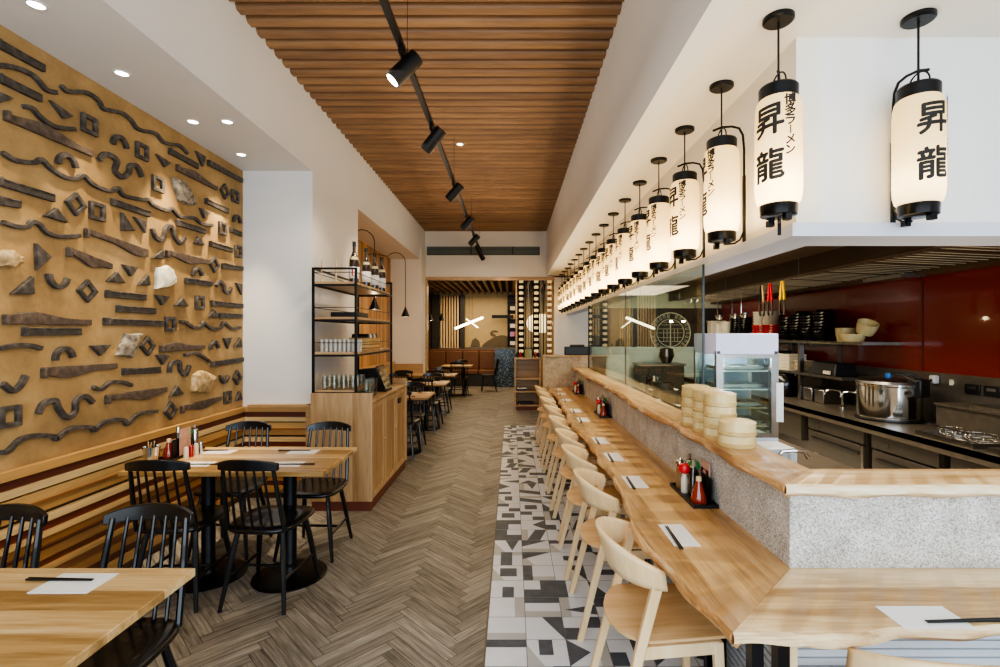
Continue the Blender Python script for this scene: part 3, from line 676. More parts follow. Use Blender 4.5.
for i, (y0, y1, xr, lab) in enumerate(FT):
    table(xr-(1.25 if i < 3 else .75), xr, y0, y1, 'oak topped '+lab)
    for s, w in ((-1,'near'),(1,'far')):
        for k, (dx, w2) in enumerate(((-.33,'aisle side'),(-.92,'wall side'))):
            if i == 3 and k: continue
            yy = y0+.13 if s < 0 else y1-.12
            chair(xr+dx, yy-.04*s*-1, (0 if s < 0 else PI)+random.uniform(-.06,.06), 'black spindle chair, %s side of the %s, %s' % (w, lab, w2), 'black spindle chairs at the far tables')
# a chair in the rear room facing sideways
ch2 = chair(-.62, 13.3, PI/2+.1, 'brown wooden spindle chair by the blue mosaic counter', 'chairs in the rear room')

# placemats and chopsticks
def mat_(x, y, w, d, rz, label, z=.75, sticks=(0,0,0)):
    o = tag(B().box(-w/2,w/2,-d/2,d/2,.0003,.0022).build('paper_placemat', 'paper', None, (x,y,z), rz), 'white placemat '+label, 'placemat', 'white paper placemats')
    sx, sy, sr = sticks; L_ = .215
    t = thing('chopsticks', 'black chopsticks '+label, 'chopsticks', (x+sx, y+sy, z+.002), sr, 'black chopsticks on placemats')
    for k in (-1, 1): B().tube([(-L_/2, k*.0035, .004),(L_/2, k*.0045+.002, .0045)], [.0022,.0038], 6).build('chopstick', 'blackpl', t)
mat_(-1.40, 1.585, .185, .125, 0, 'on the nearest table', sticks=(-.06,.015,PI-.03))
mat_(-1.97, 3.34, .19, .11, 0, 'at the far left place of the four-place table', sticks=(-.07,.03,PI))
mat_(-1.41, 3.34, .19, .11, 0, 'at the far right place of the four-place table', sticks=(-.07,.03,PI))
mat_(-1.93, 3.03, .19, .11, 0, 'at the near left place of the four-place table', sticks=(.07,-.02,0))
mat_(-1.38, 3.03, .19, .11, 0, 'at the near right place of the four-place table', sticks=(.07,-.02,0))
NY = [1.965, 2.67, 3.21, 3.70, 4.59, 5.12, 5.95, 6.55, 7.1]
for i, y in enumerate(NY):
    mat_(.66, y, .1, .21, 0, 'on the long bar counter, %s from the corner' % ORD[i], sticks=(-.03,-.03,-PI/2-.06))
mat_(1.16, 1.395, .195, .108, 0, 'on the short front arm of the bar counter', sticks=(.09,-.027,.03))
for i, (y0, y1, xr, lab) in enumerate(FT):
    mat_(xr-.3, y0+.1, .19, .11, 0, 'on the near side of the '+lab, sticks=(.03,0,0)); mat_(xr-.3, y1-.1, .19, .11, 0, 'on the far side of the '+lab, sticks=(.03,0,0))

# ================================================================ BAR COUNTER
def wav(t, s=0): return .018*math.sin(t*2.3+s)+.010*math.sin(t*5.1+s*2)+.006*math.sin(t*11.3+1)+.003*math.sin(t*23+s)
def slab(name, inner, outer, z0, z1, mats, label, cat):
    # live-edge slab: inner straight edge, outer wavy edge given as point lists of the same length; the side tapers in below
    t = None; b = B(); n = len(inner)
    T = [b.bm.verts.new((p[0],p[1],z1)) for p in inner]; O = [b.bm.verts.new((p[0],p[1],z1)) for p in outer]
    def off(i, d):
        a, c = outer[max(i-1,0)], outer[min(i+1,n-1)]; tx, ty = c[0]-a[0], c[1]-a[1]; l = math.hypot(tx, ty)
        nx, ny = -ty/l, tx/l; k = inner[i][0]-outer[i][0], inner[i][1]-outer[i][1]
        if nx*k[0]+ny*k[1] < 0: nx, ny = -nx, -ny
        return (outer[i][0]+nx*d, outer[i][1]+ny*d)
    M1 = [b.bm.verts.new((*off(i, -.008+.004*math.sin(i*1.7)), z1-.012)) for i in range(n)]
    M2 = [b.bm.verts.new((*off(i, -.012+.006*math.sin(i*.9+1)), (z0+z1)/2-.004)) for i in range(n)]
    O2 = [b.bm.verts.new((*off(i, .012+.01*math.sin(i*.6)), z0)) for i in range(n)]
    T2 = [b.bm.verts.new((p[0],p[1],z0)) for p in inner]
    for i in range(n-1):
        b.mi = 0; b._f([T[i],T[i+1],O[i+1],O[i]]); b._f([T2[i],O2[i],O2[i+1],T2[i+1]]); b._f([T[i],T2[i],T2[i+1],T[i+1]])
        b.mi = 1; b._f([O[i],O[i+1],M1[i+1],M1[i]]); b._f([M1[i],M1[i+1],M2[i+1],M2[i]]); b._f([M2[i],M2[i+1],O2[i+1],O2[i]])
    b.mi = 1
    for i in (0, n-1): b._f([T[i],O[i],M1[i],M2[i],O2[i],T2[i]])
    return tag(b.build(name, mats, sharp=.9), label, cat)
N = 110
ys = [1.325+(7.44-1.325)*i/N for i in range(N+1)]
def outx(y):
    base = .56+(.03*math.exp(-((y-1.3)/.25)**2))+wav(y, .4)*1.0
    return base-.02*math.exp(-((y-2.0)/.35)**2)
outer = [(outx(y), y) for y in ys]
inner = [(.972, max(1.712, y)) for y in ys]
inner[0] = (.95+.0, 1.69)
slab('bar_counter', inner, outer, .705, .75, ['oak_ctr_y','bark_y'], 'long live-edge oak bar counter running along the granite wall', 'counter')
xs = [outer[0][0]+.001+(2.6-outer[0][0])*i/60 for i in range(61)]
o2 = [(x, 1.325+(wav(x*1.6, 2.2)-wav(outer[0][0]*1.6, 2.2))*.9) for x in xs]
i2 = [(max(.951, .951+(x-xs[0])*(2.6-.951)/(2.6-xs[0])), 1.712) for x in xs]
i2[0] = (.952, 1.69)
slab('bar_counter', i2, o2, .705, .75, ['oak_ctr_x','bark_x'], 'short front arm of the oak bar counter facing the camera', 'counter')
# granite wall and plinth
b = B().prism([(.949,7.45),(.949,1.69),(2.6,1.69),(2.6,1.80),(1.09,1.80),(1.09,7.45)], 'z', 0, 1.005)
tag(b.build('granite_bar_wall', 'granite', bev=.004), 'rough pale granite upstand wall between bar counter and kitchen', 'wall')
# white ribbed tiling under the counter
b = B().box(.925, .949, 1.66, 7.45, 0, .70, 0); b.box(.949, 2.6, 1.66, 1.69, 0, .70, 0)
for i in range(24): b.box(.915, .925, 1.65, 7.45, .01+i*.029, .032+i*.029, 0); b.box(.925, 2.6, 1.65, 1.66, .01+i*.029, .032+i*.029, 0)
struct(b.build('trim_14', plain('ribbed_tile', '#c9ccd0', .4)), 'white ribbed tile cladding beneath the bar counter')
# end wall of the bar, granite with a timber cap
b = B().box(.49, 1.42, 7.45, 7.6, 0, 1.2); tag(b.build('granite_end_wall', 'granitew', bev=.004), 'warm granite screen wall at the far end of the bar', 'wall')
b = B().box(.47, 1.44, 7.43, 7.62, 1.2, 1.222); b.box(.468, .49, 7.44, 7.61, 0, 1.2); struct(b.build('trim_16', 'cab2', bev=.002), 'thin timber edging over the granite end wall')
# upper ledges
ys = [1.64+(7.44-1.64)*i/N for i in range(N+1)]
outer = [(.905+wav(y, 3)*.8-wav(1.64,3)*.8*(math.exp(-(y-1.64)*3)), y) for y in ys]
inner = [(1.1, max(1.825, y)) for y in ys]
inner[0] = (1.098, 1.822)
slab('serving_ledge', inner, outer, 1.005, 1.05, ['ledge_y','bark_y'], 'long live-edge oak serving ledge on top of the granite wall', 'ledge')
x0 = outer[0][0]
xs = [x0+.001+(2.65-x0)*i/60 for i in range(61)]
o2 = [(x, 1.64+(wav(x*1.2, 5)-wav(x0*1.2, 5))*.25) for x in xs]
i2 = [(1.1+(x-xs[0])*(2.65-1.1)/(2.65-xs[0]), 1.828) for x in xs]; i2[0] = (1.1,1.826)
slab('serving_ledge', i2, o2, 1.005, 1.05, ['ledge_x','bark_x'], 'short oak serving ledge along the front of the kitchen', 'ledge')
# counter legs
for i, (x, y) in enumerate(((.86,2.1),(.86,3.3),(.86,4.8),(.86,6.3))):
    t = thing('steel_trestle', 'dark steel leg frame under the bar counter, %s from the mitred corner' % ORD[i], 'frame', (x,y,0), 0, 'steel frames under the bar')
    for s in (-1,1): B().box(-.02,.02,s*.05-.02,s*.05+.02,0,.705).build('leg', 'blackm', t)
    B().box(-.19,.02,-.07,.07,.69,.705).build('top_plate', 'blackm', t); B().box(-.19,.03,-.02,.02,.02,.05).build('foot_rail', 'blackm', t)
t = thing('steel_trestle', 'dark steel leg frame under the front arm of the bar counter', 'frame', (.79,1.53,0), 0, 'steel frames under the bar')
for s in (-1,1): B().box(s*.04-.018,s*.04+.018,-.02,.02,0,.705).build('leg', 'blackm', t)
tag(B().box(.845,.90,1.56,1.60,0,.705).build('support_post', 'birch'), 'pale wooden support post under the front arm of the counter', 'post')

# ---------------------------------------------------------------- bar chairs
def barchair_proto():
    t = thing('bar_chair', '', 'chair')
    # seat: thin curved ply, local +x faces the counter
    pts = []
    for k in range(9):
        a = PI/2+PI*k/8; pts.append((-.1+.10*math.cos(a)*1.0, .2*math.sin(a)))
    pts = [(.23,-.185),(.23,.185)]+[(-.06+.13*math.cos(PI/2+PI*k/10), .205*math.sin(PI/2+PI*k/10)) for k in range(11)]
    b = B(); n = len(pts)
    R = [[b.bm.verts.new((p[0]*s_, p[1]*s_, z+.012*(abs(p[1])*4*s_)**2+ (.012 if p[0] > .2 else 0))) for p in pts] for s_, z in ((.97,.437),(1,.44),(1,.45),(.97,.453),(.5,.452))]
    for a, c in zip(R, R[1:]):
        for k in range(n): b._f([a[k], a[(k+1)%n], c[(k+1)%n], c[k]])
    b._f(R[0][::-1]); b._f(R[-1]); b.build('seat', 'birch_seat', t, sharp=.9)
    for s in (-1, 1):
        # rear leg: rises from floor behind up to the back band
        b = B(); b.bar([(-.215, s*.228, 0),(-.1, s*.212, .45),(-.03, s*.202, .70)], [.030,.036,.038], .026, (0,1,0)); b.build('leg', 'birch', t, bev=.004)
        b = B(); b.bar([(.20, s*.185, 0),(.185, s*.172, .44)], [.026,.036], .03, (0,1,0)); b.build('leg', 'birch', t, bev=.004)
        b = B(); b.bar([(-.1, s*.2, .415),(.19, s*.172, .42)], .045, .02, (0,1,0)); b.build('seat_rail', 'birch', t, bev=.002)
    b = B(); b.bar([(.185,-.165,.42),(.185,.165,.42)], .045, .02, (1,0,0)); b.build('seat_rail', 'birch', t, bev=.002)
    def f(u, v):
        a = (u-.5)*2; e = math.cos(a*PI/2)
        y = math.sin(a*PI/2)*.218; x = -.02-.165*math.cos(a*PI/2)**1.0*(1 if True else 0)
        zt = .712+.08*e; zb = .645+.005*e
        z = zb+(zt-zb)*v; x -= .035*v*e-.01*(1-v)
        return (x, y, z)
    b = B(); b.grid(f, 26, 5); b.build('backrest', 'birch', t, solid=.014, sharp=1.2, bev=0)
    return t
bc = barchair_proto(); BY = [1.96, 2.72, 3.34, 3.92, 4.55, 5.25, 5.95, 6.6, 7.2]
for i, y in enumerate(BY):
    lab = 'pale birch bar chair with curved back, %s from the mitred corner of the long counter' % ORD[i]
    x = .562+random.uniform(-.01,.012); rz = random.uniform(-.03,.03)
    if i == 0: r = bc; bc.location = (x,y,0); bc.rotation_euler = (0,0,0)
    else: r = dup(bc, (x,y,0), rz)
    r['label'] = lab; r['group'] = 'birch chairs along the bar counter'
r = dup(bc, (1.12,1.34,0), PI/2+.0, 'pale birch chair tucked under the front arm of the counter'); r['group'] = 'birch chairs along the bar counter'

# ================================================================ LANTERNS
def glyphs(items):
    """items: (char, size, angle centre, z centre, offset); returns bmesh builder wrapped on a cylinder r=.0865"""
    b = B()
    for chx, size, ang, zc, off, sx in items:
        c = bpy.data.curves.new('glyph', 'FONT'); c.body = chx; c.size = size; c.offset = off*size; c.align_x = 'CENTER'; c.resolution_u = 4
        o = bpy.data.objects.new('glyph', c); COL.objects.link(o)
        dg = bpy.context.evaluated_depsgraph_get(); me = bpy.data.meshes.new_from_object(o.evaluated_get(dg))
        xs_ = [v.co.x for v in me.vertices]; ys_ = [v.co.y for v in me.vertices]
        mx_, my_ = (min(xs_)+max(xs_))/2, (min(ys_)+max(ys_))/2
        bm = bmesh.new(); bm.from_mesh(me)
        for v in bm.verts:
            v.co.x -= mx_; v.co.y -= my_
            v.co.y += v.co.x*.10   # brush slant
        bmesh.ops.triangulate(bm, faces=bm.faces[:])
        for _ in range(3):
            lo = [e for e in bm.edges if abs(e.verts[0].co.x-e.verts[1].co.x) > .014]
            if not lo: break
            bmesh.ops.subdivide_edges(bm, edges=lo, cuts=1); bmesh.ops.triangulate(bm, faces=[f for f in bm.faces if len(f.verts) > 3])
        bw = (.024 if size > .1 else .034)*size   # brush weight: the same glyph laid down several times, slightly shifted
        for q, (ox, oy) in enumerate(((0,0),(bw,0),(-bw,0),(0,bw),(0,-bw),(bw*.7,bw*.7),(-bw*.7,-bw*.7))):
            vm = {}
            for v in bm.verts:
                a = ang+(v.co.x*sx+ox)/.0865; r_ = .0872+q*.00004
                vm[v] = b.bm.verts.new((math.sin(a)*r_, -math.cos(a)*r_, zc+v.co.y+oy))
            for f in bm.faces: b._f([vm[v] for v in f.verts])
        bm.free(); bpy.data.objects.remove(o); bpy.data.curves.remove(c); bpy.data.meshes.remove(me)
    return b
items = [('昇', .128, 0, .315, 0, .92), ('龍', .128, 0, .145, 0, .92)]
for k, chx in enumerate('博多ラ'): items.append((chx, .046, .9, .385-k*.039, 0, 1.0))
items.append(('|', .034, .9, .385-3*.039+.002, 0, 1.0)); items.append(('メ', .043, .9, .385-3.9*.039, 0, 1.0)); items.append(('ン', .043, .9, .385-4.9*.039, 0, 1.0))
LETT = glyphs(items)
def lantern_proto():
    # origin: centre of the ceiling canopy, hanging down to z = -.79; body bottom at -.74, top -.30
    t = thing('paper_lantern', '', 'lantern'); zb = -.745
    B().lathe([(.0,0),(.058,0),(.058,-.014),(.05,-.02),(0,-.02)], n=24, cap=False).build('canopy', 'blackm', t)
    B().cyl((0,0,-.02),(0,0,-.275),.0045,n=8).build('rod', 'blackm', t)
    n = 10; pr = [(.066,0),(.077,.012),(.083,.035),(.0855,.08)]
    pr += [(.0855-.0006*(k % 2), .08+.26*k/16) for k in range(1,16)]+[(.0855,.34),(.083,.385),(.077,.41),(.068,.42)]
    B().lathe(pr, (0,0,zb), 40, cap=False).build('paper_shade', 'lantern', t, sharp=1.5)
    o = B(); o.lathe([(.0,.0),(.071,.0),(.072,.045),(.067,.052),(.0,.052)], (0,0,-.327), 28, cap=False); o.build('top_cap', 'blackm', t)
    o = B(); o.lathe([(.067,.008),(.069,.0),(.067,-.04),(.055,-.045),(.0,-.045)], (0,0,zb), 28, cap=False); o.box(-.012,.012,-.075,-.05,zb-.07,zb-.045); o.box(-.012,.012,.05,.075,zb-.07,zb-.045)
    o.build('bottom_cap', plain('lantern_foot', '#15110e', .25, .6), t)
    h = [(-.055*math.cos(PI*k/10), 0, -.276+.055*math.sin(PI*k/10)) for k in range(11)]
    B().tube([(p[1], p[0], p[2]) for p in h], .0035, 6).build('bail_handle', 'blackm', t)
    # J arm reaching to local +x
    arm = [(-.045,0,-.232),(.0,0,-.212),(.055,0,-.205),(.095,0,-.212),(.115,0,-.245),(.122,0,-.32),(.122,0,-.835)]
    lb_ = [(.03,0,zb-.055),(.07,0,zb-.05),(.10,0,zb-.03),(.118,0,zb+.01)]
    B().tube(arm, .006, 8).tube(lb_, .005, 8).box(.116,.128,-.007,.007,-.84,-.45).build('bracket_arm', 'blackm', t)
    l = LETT.build('lettering', plain('brush_ink', '#120e0c', .6), t, (0,0,zb)); return t
lp = lantern_proto(); LZ = 2.8
LL = [(1.055, 1.96+.532*i) for i in range(17)]
bigang = [-52, -109, -80, -92, -84, -95, -80, -70, -88, -76, -60, -82, -70, -64, -80, -72, -60]
for i, (x, y) in enumerate(LL):
    if i == 0: r = lp; lp.location = (x,y,LZ); arm = 1.05
    else: r = dup(lp, (x,y,LZ)); arm = 0.05+random.uniform(-.05,.1)
    r['label'] = 'glowing white paper lantern with black brush characters, %s of the row from the front' % ORD[i]
    r['group'] = 'paper lanterns hanging above the bar'
    for c_ in r.children:
        nm = c_.name.split('.')[0]
        if nm == 'lettering': c_.rotation_euler = (0,0,math.radians(bigang[i]))
        if nm == 'bracket_arm': c_.rotation_euler = (0,0,arm)
r = dup(lp, (1.605,1.955,LZ), None, 'glowing white paper lantern hanging alone against the right bulkhead wall'); r['group'] = 'paper lanterns hanging above the bar'
for c_ in r.children:
    nm = c_.name.split('.')[0]
    if nm == 'lettering': c_.rotation_euler = (0,0,math.radians(-5))
    if nm == 'bracket_arm': c_.rotation_euler = (0,0,1.62)
for i, (x, y) in enumerate(LL+[(1.605,1.955)]):
    light('lantern_lamp', 'POINT', (x,y,LZ-.66), 1.5, (1,.85,.6), .022)

# ================================================================ TRACK LIGHT
TX, TZ = -.655, 3.25
t = thing('track_rail', 'long black lighting track hung below the slatted ceiling', 'light track', (TX,6,TZ))
B().box(-.018,.018,-5.2,4.1,-.016,.016).build('rail', 'blackm', t)
for y in (-4.6,-2.9,-.4,2.0,3.9): B().cyl((0,y,.01),(0,y,.6),.002,n=6).build('hanger_wire', 'blackm', t)
for i, y in enumerate((2.95,4.04,5.54,7.1,8.4,9.4,10.0)):
    s = thing('track_spotlight', 'black cylinder spotlight on the ceiling track, %s from the front' % ORD[i], 'spotlight', (TX,y,TZ-.016), 0, 'spotlights on the track')
    s.rotation_euler = (0,0,0); d = Vector((-.55,-.12,-.62)).normalized() if i == 0 else Vector((-.62,.3,-.6)).normalized() if i < 5 else Vector((.35,.45,-.6)).normalized()
    c0 = Vector((.02,.02,-.085)); h = B(); h.cyl(c0-d*.09, c0+d*.12, .05, n=24, cap=True); h.build('housing', 'blackm', s)
    B().cyl(c0+d*.1205, c0+d*.1215, .041, n=20).build('lens', 'spotglow', s)
    B().box(-.012,.012,-.05,.05,-.035,0).tube([(0,0,-.03),(.0,0,-.06),c0], .007, 6).build('mounting_arm', 'blackm', s)
    light('track_spot', 'SPOT', Vector((TX,y,TZ-.016))+c0+d*.14, 38, (1,.84,.62), .04, target=Vector((TX,y,TZ))+d*3, spot=.95, blend=.8)

# ================================================================ CABINET, RACK AND WHAT STANDS ON THEM
cab = thing('oak_cabinet', 'oak sideboard cabinet with panelled doors beneath the black shelving', 'cabinet', (-1.55,5.0,0))
cx, cy = -1.55, 5.0
B().box(-1.755-cx,-1.22-cx,4.31-cy,4.335-cy,.085,1.03).build('side_panel', 'cab', cab, bev=.002)
B().box(-1.755-cx,-1.22-cx,5.72-cy,5.745-cy,.085,1.03).build('side_panel', 'cab', cab, bev=.002)
B().box(-1.755-cx,-1.25-cx,4.335-cy,5.72-cy,.085,.94).build('carcass', 'cab', cab)
B().box(-1.755-cx,-1.215-cx,4.335-cy,5.72-cy,.94,.965).build('worktop', 'cab2', cab, bev=.002)
B().box(-1.75-cx,-1.235-cx,4.325-cy,5.73-cy,0,.085).build('kickboard', 'kick', cab)
for k in range(3):
    y0 = 4.345+k*.458-cy; y1 = y0+.448
    d = B(); d.ring([(y0,.09),(y1,.09),(y1,.93),(y0,.93)], [(y0+.05,.14),(y1-.05,.14),(y1-.05,.88),(y0+.05,.88)], 'x', -1.25-cx, -1.228-cx); d.box(-1.25-cx,-1.24-cx,y0+.05,y1-.05,.14,.88)
    dd = d.build('door', 'cab', cab, bev=.002)
    if k == 2: B().box(-1.228-cx,-1.21-cx,y0+.06,y0+.16,.80,.85).build('lock_plate', 'blackm', dd)
    else: B().cyl((-1.228-cx,y0+.40,.55),(-1.205-cx,y0+.40,.55),.009,n=10).build('knob', 'cab2', dd)
rk = thing('shelf_rack', 'black steel frame shelving with oak shelves against the white pier', 'shelving', (-1.55,5.0,0))
X0, X1, Y0, Y1 = -1.745, -1.37, 4.345, 5.62; RZ = [1.035, 1.365, 1.675, 1.985]
for x in (X0, X1):
    for y in (Y0, Y1):
        B().box(x-.01-cx,x+.01-cx,y-.01-cy,y+.01-cy,.965 if 1 else 0,2.13).build('post', 'blackm', rk)
for k, z in enumerate(RZ):
    if k: B().box(X0-cx+.01,X1-cx-.01,Y0-cy+.01,Y1-cy-.01,z,z+.022).build('shelf', 'cab2', rk)
    fr = B()
    for a in ((X0-.01,X1+.01,Y0-.008,Y0+.008),(X0-.01,X1+.01,Y1-.008,Y1+.008),(X0-.008,X0+.008,Y0,Y1),(X1-.008,X1+.008,Y0,Y1)): fr.box(a[0]-cx,a[1]-cx,a[2]-cy,a[3]-cy,z-.018,z)
    if k: 
        for a in ((X0,X1,Y0-.003,Y0+.003),(X0-.003,X0+.003,Y0,Y1),(X1-.003,X1+.003,Y0,Y1)): fr.box(a[0]-cx,a[1]-cx,a[2]-cy,a[3]-cy,z+.10,z+.106)
    fr.build('shelf_frame', 'blackm', rk)
fr = B()
for a in ((X0-.01,X1+.01,Y0-.008,Y0+.008),(X0-.01,X1+.01,Y1-.008,Y1+.008),(X0-.008,X0+.008,Y0,Y1)): fr.box(a[0]-cx,a[1]-cx,a[2]-cy,a[3]-cy,2.112,2.13)
fr.build('top_frame', 'blackm', rk)
B().box(X0-cx+.01,X1-cx-.01,Y0-cy+.01,Y1-cy-.01,RZ[0],RZ[0]+.015).build('shelf', 'cab2', rk)
def sake(x, y, i):
    t = thing('sake_bottle', 'large brown glass bottle with white label on the top shelf, %s from the front' % ORD[i], 'bottle', (x,y,2.007), 0, 'brown bottles on the top shelf')
    B().lathe([(0,0),(.045,0),(.047,.01),(.047,.19),(.043,.225),(.026,.27),(.016,.30),(.0145,.37),(.0,.37)], n=24, cap=False).build('glass_body', 'bottle', t)
    B().lathe([(.0165,.35),(.0165,.392),(0,.394)], n=16, cap=False).build('cap', 'blackpl', t)
    def f(u, v): a = -1.9+u*2.4; return (math.sin(a)*.0476*-1 if 0 else math.cos(a-.4)*.0478, math.sin(a-.4)*.0478, .05+v*.105)
    B().grid(f, 12, 1).build('label_band', 'paper', t, solid=.0006)
    def f(u, v): a = -1.6+u*1.6; return (math.cos(a-.4)*(.0455-.012*v), math.sin(a-.4)*(.0455-.012*v), .222+v*.028)
    B().grid(f, 8, 2).build('neck_label', plain('cream_label', '#e8d9a8', .6), t, solid=.0006)
    if i == 0: B().box(-.006,.006,-.0495,-.0475,.07,.14).build('red_mark', 'cap_red', t)
for i, (x, y) in enumerate(((-1.46,4.58),(-1.45,4.92),(-1.45,5.22),(-1.45,5.5))): sake(x, y, i)
for i, x in enumerate((-1.70,-1.57)):
    tag(B().lathe([(.016,0),(.02,.005),(.008,.02),(.006,.1),(.004,.19),(0,.2)], n=14, cap=False).build('candlestick', plain('pale_wood_stick', '#cdb48a', .5), None, (x,4.42,2.007)), 'thin pale turned stick on the top shelf, %s from the pier' % ORD[i], 'candlestick', 'pale sticks on top shelf')
gl_ = None; k = 0
for j in range(2):
    for i in range(9):
        x = X0+.045+i*.04; y = 4.43+j*.07; lab = 'tall frosted tumbler in the %s row of the middle shelf, %s from the pier' % (('front','back')[j], ORD[i])
        if gl_ is None:
            gl_ = B().lathe([(.0,0),(.016,0),(.0175,.11),(.016,.11),(.0148,.006),(.0,.006)], n=14, cap=False).build('tumbler', plain('frosted_glass', '#e4ded2', .25, trans=.35), None, (x,y,RZ[1]+.022)); tag(gl_, lab, 'glass', 'tumblers on the middle shelf')
        else: dup(gl_, (x,y,RZ[1]+.022), None, lab)
gj = None; k = 0
for j in range(3):
    for i in range(4):
        x = X0+.07+i*.085; y = 4.43+j*.12; lab = 'clear glass mug, %s row of the lowest rack shelf, %s from pier' % (ORD[j], ORD[i])
        if gj is None:
            gj = thing('glass_jar', lab, 'glass', (x,y,RZ[0]+.015), 0, 'glass jars on the lowest rack shelf')
            B().lathe([(0,0),(.03,0),(.034,.01),(.034,.075),(.026,.095),(.028,.115),(.0245,.115),(.023,.096),(.031,.074),(.031,.012),(0,.01)], n=18, cap=False).build('jar_body', 'gl2', gj)
            B().tube([(.034,0,.025),(.052,0,.03),(.056,0,.05),(.052,0,.07),(.034,0,.075)], .004, 6).build('handle', 'gl2', gj)
        else: dup(gj, (x,y,RZ[0]+.015), None, lab)
for i, (x, y) in enumerate(((-1.30,4.42),(-1.295,4.52),(-1.30,4.63))):
    tag(B().lathe([(0,0),(.034,0),(.042,.17),(.038,.17),(.031,.01),(0,.01)], n=20, cap=False).build('glass_jug', 'gl2', None, (x,y,.965)), 'clear glass jug on the cabinet top outside the rack, %s from the front' % ORD[i], 'glass', 'glass jugs on the cabinet')
bk = thing('wicker_basket', 'woven straw basket of rolled napkins on the middle rack shelf', 'basket', (-1.5,5.05,RZ[1]+.022))
B().ring([(-.1,-.2),(.1,-.2),(.1,.2),(-.1,.2)], [(-.09,-.19),(.09,-.19),(.09,.19),(-.09,.19)], 'z', 0, .12).box(-.09,.09,-.19,.19,0,.01).build('basket_body', 'wicker', bk)
for i in range(5): tag(B().cyl((-.08,0,0),(.08,0,0),.035,n=12).build('rolled_napkin', 'paper' if i % 2 else 'blackpl', None, (-1.5,4.91+i*.07,RZ[1]+.022+.125)), '%s rolled napkin in the straw basket, %s from the front' % ('white' if i % 2 else 'black', ORD[i]), 'napkin', 'rolled napkins in the basket')
for i in range(3): tag(B().box(-.13,.13,-.16,.16,0,.012).ring([(-.13,-.16),(.13,-.16),(.13,.16),(-.13,.16)], [(-.12,-.15),(.12,-.15),(.12,.15),(-.12,.15)], 'z', .012, .018).build('serving_tray', 'blackpl', None, (-1.57,4.8,RZ[2]+.022+i*.018)), 'black serving tray on the rack, %s in the stack from the bottom' % ORD[i], 'tray', 'black trays in a stack')
pos = thing('till_screen', 'black tilted till screen standing on the oak cabinet', 'till', (-1.36,5.05,.965))
B().hexa([(-.16,-.1,.02),(.08,-.1,.02),(.08,.12,.0),(-.16,.12,.0),(-.17,-.15,.22),(.02,-.15,.24),(.02,-.12,.25),(-.17,-.12,.23)]).build('screen_body', 'blackpl', pos, bev=.006)
B().hexa([(.085,-.12,.03),(.10,-.12,.03),(.10,.14,.03),(.085,.14,.03),(.0,-.12,.26),(.015,-.12,.262),(.015,.14,.262),(.0,.14,.26)]).build('display_panel', 'blackc', pos)
B().box(-.16,.1,-.08,.14,0,.02).build('base', 'blackpl', pos)
# gooseneck pendants over the recess
for i, (y, x1, z1) in enumerate(((6.62,-1.84,1.87),(8.5,-1.83,1.84))):
    t = thing('gooseneck_pendant', 'black cone pendant on a curved arm, %s from the front by the panelled recess' % ORD[i], 'lamp', (-2.5,y,2.9), 0, 'gooseneck pendants in the recess')
    L_ = x1+2.5; pts = [(0,0,0),(.12,0,.02)]+[(L_-.17+.17*math.sin(a), 0, -.13+.17*math.cos(a)) for a in (-.9,-.5,0,.5,1.0,1.35,PI/2)]+[(L_,0,-.4),(L_,0,z1-2.9+.16)]
    B().tube(pts, .006, 8).build('curved_arm', 'blackm', t); B().cyl((0,0,0),(.02,0,0),.04,n=16).build('wall_plate', 'blackm', t)
    B().lathe([(.012,.165),(.014,.15),(.075,.0),(.07,.0),(.01,.14)], (L_,0,z1-2.9), 24, cap=False).build('cone_shade', 'blackm', t)
    light('goose_lamp', 'POINT', (x1,y,z1-.03), 5, (1,.75,.45), .03)

